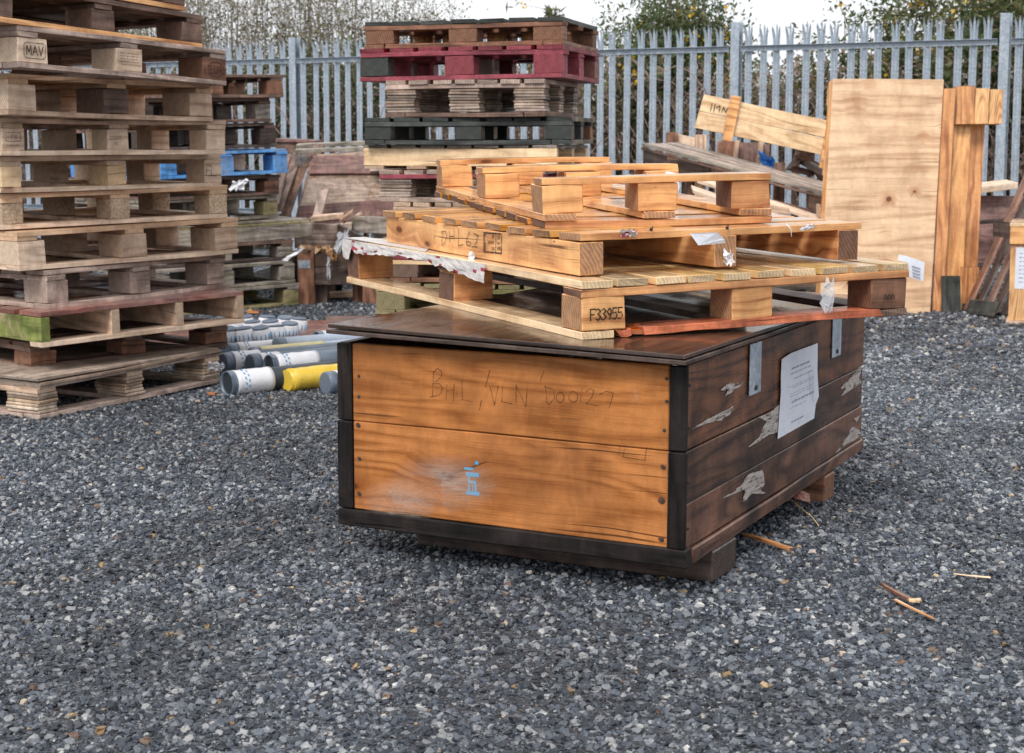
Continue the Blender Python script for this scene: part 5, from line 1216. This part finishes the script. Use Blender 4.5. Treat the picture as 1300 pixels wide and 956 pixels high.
def grid_plane(name, x0, x1, y0, y1, z, mat):
    mb = MB(); mb.v = [Vector((x0, y0, z)), Vector((x1, y0, z)), Vector((x1, y1, z)), Vector((x0, y1, z))]; mb.quad((0, 1, 2, 3), [(0, 0), (1, 0), (1, 1), (0, 1)])
    o = mb.build(name, mat); o['kind'] = 'structure'; return o
gr = grid_plane('ground', -300, 300, -300, 500, 0, ground_mat())
field = speckle('rough_soil', (.03, .028, .018), (.06, .055, .03), (.10, .09, .05), 20)
mb = MB(); mb.v = [Vector((-120, fy(-120)+.1, .004)), Vector((30, fy(30)+.1, .004)), Vector((400, 480, .004)), Vector((-400, 480, .004))]; mb.quad((0, 1, 2, 3), [(0, 0)]*4)
o = mb.build('field', field); o['kind'] = 'structure'

def stone_mat():
    m, nt, b = new_mat('gravel_stone')
    oi = nt.new('ShaderNodeObjectInfo').outputs['Random']
    oc = nt.new('ShaderNodeTexCoord').outputs['Object']
    r2 = nt.math('FRACT', nt.math('MULTIPLY', oi, 91.7))
    col = nt.ramp(oi, [(0, (.020, .024, .032)), (.25, (.042, .051, .067)), (.50, (.078, .092, .118)), (.72, (.135, .152, .18)), (.87, (.225, .236, .255)), (.955, (.35, .355, .36)), (.986, (.46, .455, .44)), (.988, (.18, .12, .085)), (.994, (.13, .07, .055)), (.9975, (.55, .36, .12)), (1, (.55, .5, .45))])
    n = nt.noise(oc, 3.0, 3, .6)
    hs = nt.new('ShaderNodeHueSaturation'); nt.put(hs.inputs['Color'], col); loc = nt.new('ShaderNodeObjectInfo').outputs['Location']; damp = nt.rng(nt.noise(loc, .9, 4, .6, .6), .36, .60, 1.15, .58)
    nt.put(hs.inputs['Value'], nt.math('MULTIPLY', damp, nt.math('MULTIPLY_ADD', n, .9, .6)))
    nt.put(b.inputs['Base Color'], hs.outputs[0]); nt.put(b.inputs['Roughness'], nt.math('MULTIPLY_ADD', r2, .35, .25)); b.inputs['Specular IOR Level'].default_value = .45; return m
SM = stone_mat()
def gravel(name, pts, dens_near, dens_far, y_split, smin, smax, seed, power=2.2):
    mb = MB(); mb.v = [Vector(p) for p in pts]; mb.quad(tuple(range(len(pts))), [(0, 0)]*len(pts)); o = mb.build(name, SM); o['kind'] = 'stuff'
    ng = bpy.data.node_groups.new(name, 'GeometryNodeTree'); N_ = ng.nodes; L_ = ng.links
    ng.interface.new_socket('Geometry', in_out='INPUT', socket_type='NodeSocketGeometry'); ng.interface.new_socket('Geometry', in_out='OUTPUT', socket_type='NodeSocketGeometry')
    gi, go = N_.new('NodeGroupInput'), N_.new('NodeGroupOutput')
    pos = N_.new('GeometryNodeInputPosition'); sx = N_.new('ShaderNodeSeparateXYZ'); L_.new(pos.outputs[0], sx.inputs[0])
    dp = N_.new('GeometryNodeDistributePointsOnFaces'); dp.distribute_method = 'RANDOM'; L_.new(gi.outputs[0], dp.inputs['Mesh']); dp.inputs['Seed'].default_value = seed
    dp.inputs['Density'].default_value = dens_near
    join = N_.new('GeometryNodeJoinGeometry')
    for k in range(6):
        ico = N_.new('GeometryNodeMeshIcoSphere'); ico.inputs['Radius'].default_value = .5; ico.inputs['Subdivisions'].default_value = 2 if k % 2 else 1
        sp = N_.new('GeometryNodeSetPosition'); L_.new(ico.outputs[0], sp.inputs['Geometry'])
        ps = N_.new('GeometryNodeInputPosition'); nz = N_.new('ShaderNodeTexNoise'); nz.inputs['Scale'].default_value = 2.1; nz.inputs['Detail'].default_value = 1.5
        ad = N_.new('ShaderNodeVectorMath'); ad.operation = 'ADD'; L_.new(ps.outputs[0], ad.inputs[0]); ad.inputs[1].default_value = (k*7.3, k*3.1, k*5.7); L_.new(ad.outputs[0], nz.inputs['Vector'])
        sb = N_.new('ShaderNodeVectorMath'); sb.operation = 'SUBTRACT'; L_.new(nz.outputs['Color'], sb.inputs[0]); sb.inputs[1].default_value = (.5, .5, .5)
        ml = N_.new('ShaderNodeVectorMath'); ml.operation = 'SCALE'; L_.new(sb.outputs[0], ml.inputs[0]); ml.inputs['Scale'].default_value = 1.15; L_.new(ml.outputs[0], sp.inputs['Offset'])
        tr = N_.new('GeometryNodeTransform'); L_.new(sp.outputs[0], tr.inputs[0]); tr.inputs['Scale'].default_value = [(1, .75, .5), (1, .9, .65), (1, .6, .45), (1, .8, .8), (1.1, .7, .35), (.9, .9, .6)][k]
        g2 = N_.new('GeometryNodeGeometryToInstance'); L_.new(tr.outputs[0], g2.inputs[0]); L_.new(g2.outputs[0], join.inputs[0])
    ip = N_.new('GeometryNodeInstanceOnPoints'); L_.new(dp.outputs['Points'], ip.inputs['Points']); L_.new(join.outputs[0], ip.inputs['Instance']); ip.inputs['Pick Instance'].default_value = True
    ri = N_.new('FunctionNodeRandomValue'); ri.data_type = 'INT'; ri.inputs[4].default_value = 0; ri.inputs[5].default_value = 5; L_.new(ri.outputs[2], ip.inputs['Instance Index'])
    rr = N_.new('FunctionNodeRandomValue'); rr.data_type = 'FLOAT_VECTOR'; rr.inputs[0].default_value = (-.5, -.5, 0); rr.inputs[1].default_value = (.5, .5, 6.28); L_.new(rr.outputs[0], ip.inputs['Rotation']); rr.inputs['Seed'].default_value = seed+3
    rs = N_.new('FunctionNodeRandomValue'); rs.data_type = 'FLOAT'; rs.inputs[2].default_value = 0; rs.inputs[3].default_value = 1; rs.inputs['Seed'].default_value = seed+5
    pw = N_.new('ShaderNodeMath'); pw.operation = 'POWER'; L_.new(rs.outputs[1], pw.inputs[0]); pw.inputs[1].default_value = power
    ma = N_.new('ShaderNodeMath'); ma.operation = 'MULTIPLY_ADD'; L_.new(pw.outputs[0], ma.inputs[0]); ma.inputs[1].default_value = smax-smin; ma.inputs[2].default_value = smin; L_.new(ma.outputs[0], ip.inputs['Scale'])
    st = N_.new('GeometryNodeSetMaterial'); st.inputs['Material'].default_value = SM; L_.new(ip.outputs[0], st.inputs[0]); L_.new(st.outputs[0], go.inputs[0])
    md = o.modifiers.new('scatter', 'NODES'); md.node_group = ng
    return o
g1_ = gravel('gravel', [(-2.3, 2.2, .001), (2.4, 2.2, .001), (4.8, 8.2, .001), (-4.3, 8.2, .001)], 8600, 0, 0, .005, .028, 1, 2.7); tag(g1_, 'loose dark blue grey crushed stone covering the near yard', 'gravel')
g2_ = gravel('gravel', [(-4.3, 8.2, .002), (4.8, 8.2, .002), (7.5, 14.5, .002), (-5.4, 18, .002)], 1500, 0, 0, .012, .044, 2, 2.0); tag(g2_, 'loose crushed stone covering the far part of the yard', 'gravel')

# ================================================================== LIGHT
wd = bpy.data.worlds.new('World'); S.world = wd; wd.use_nodes = True; nt = NT(wd)
bg = wd.node_tree.nodes['Background']
SUN_EL, SUN_AZ = 48, 205     # sun veiled by cloud, high behind the viewer's left shoulder
sky = nt.new('ShaderNodeTexSky'); sky.sky_type = 'NISHITA'; sky.sun_disc = False; sky.sun_elevation = R(SUN_EL); sky.sun_rotation = R(SUN_AZ); sky.air_density = 1; sky.dust_density = 4; sky.ozone_density = 1
hs = nt.new('ShaderNodeHueSaturation'); nt.put(hs.inputs['Color'], sky.outputs[0]); hs.inputs['Saturation'].default_value = .25; hs.inputs['Value'].default_value = 1.
tc = nt.new('ShaderNodeTexCoord').outputs['Generated']
cl = nt.noise(nt.vmath('MULTIPLY', tc, (1.5, 1.5, 4)), 1.3, 5, .55, .3)
cloud = nt.ramp(cl, [(.3, (8.2, 8.5, 9.0)), (.7, (9.8, 9.9, 10.1))])
col = nt.mix(.82, hs.outputs[0], cloud)
nt.put(bg.inputs['Color'], col); bg.inputs['Strength'].default_value = .085
sun = bpy.data.lights.new('sun', 'SUN'); so = bpy.data.objects.new('sun', sun); COL.objects.link(so)
sun.energy = 1.4; sun.angle = R(18); sun.color = (1, .96, .90)
# Nishita rotation 0 = +Y, clockwise seen from above
az = R(SUN_AZ); el = R(SUN_EL); sd = Vector((math.sin(az)*math.cos(el), math.cos(az)*math.cos(el), math.sin(el)))
so.rotation_euler = sd.to_track_quat('Z', 'Y').to_euler()
S.view_settings.view_transform = 'Standard'; S.view_settings.look = 'None'; S.view_settings.gamma = 1; S.view_settings.exposure = .70
S.render.engine = 'CYCLES'
S.cycles.max_bounces = 6; S.cycles.transparent_max_bounces = 12
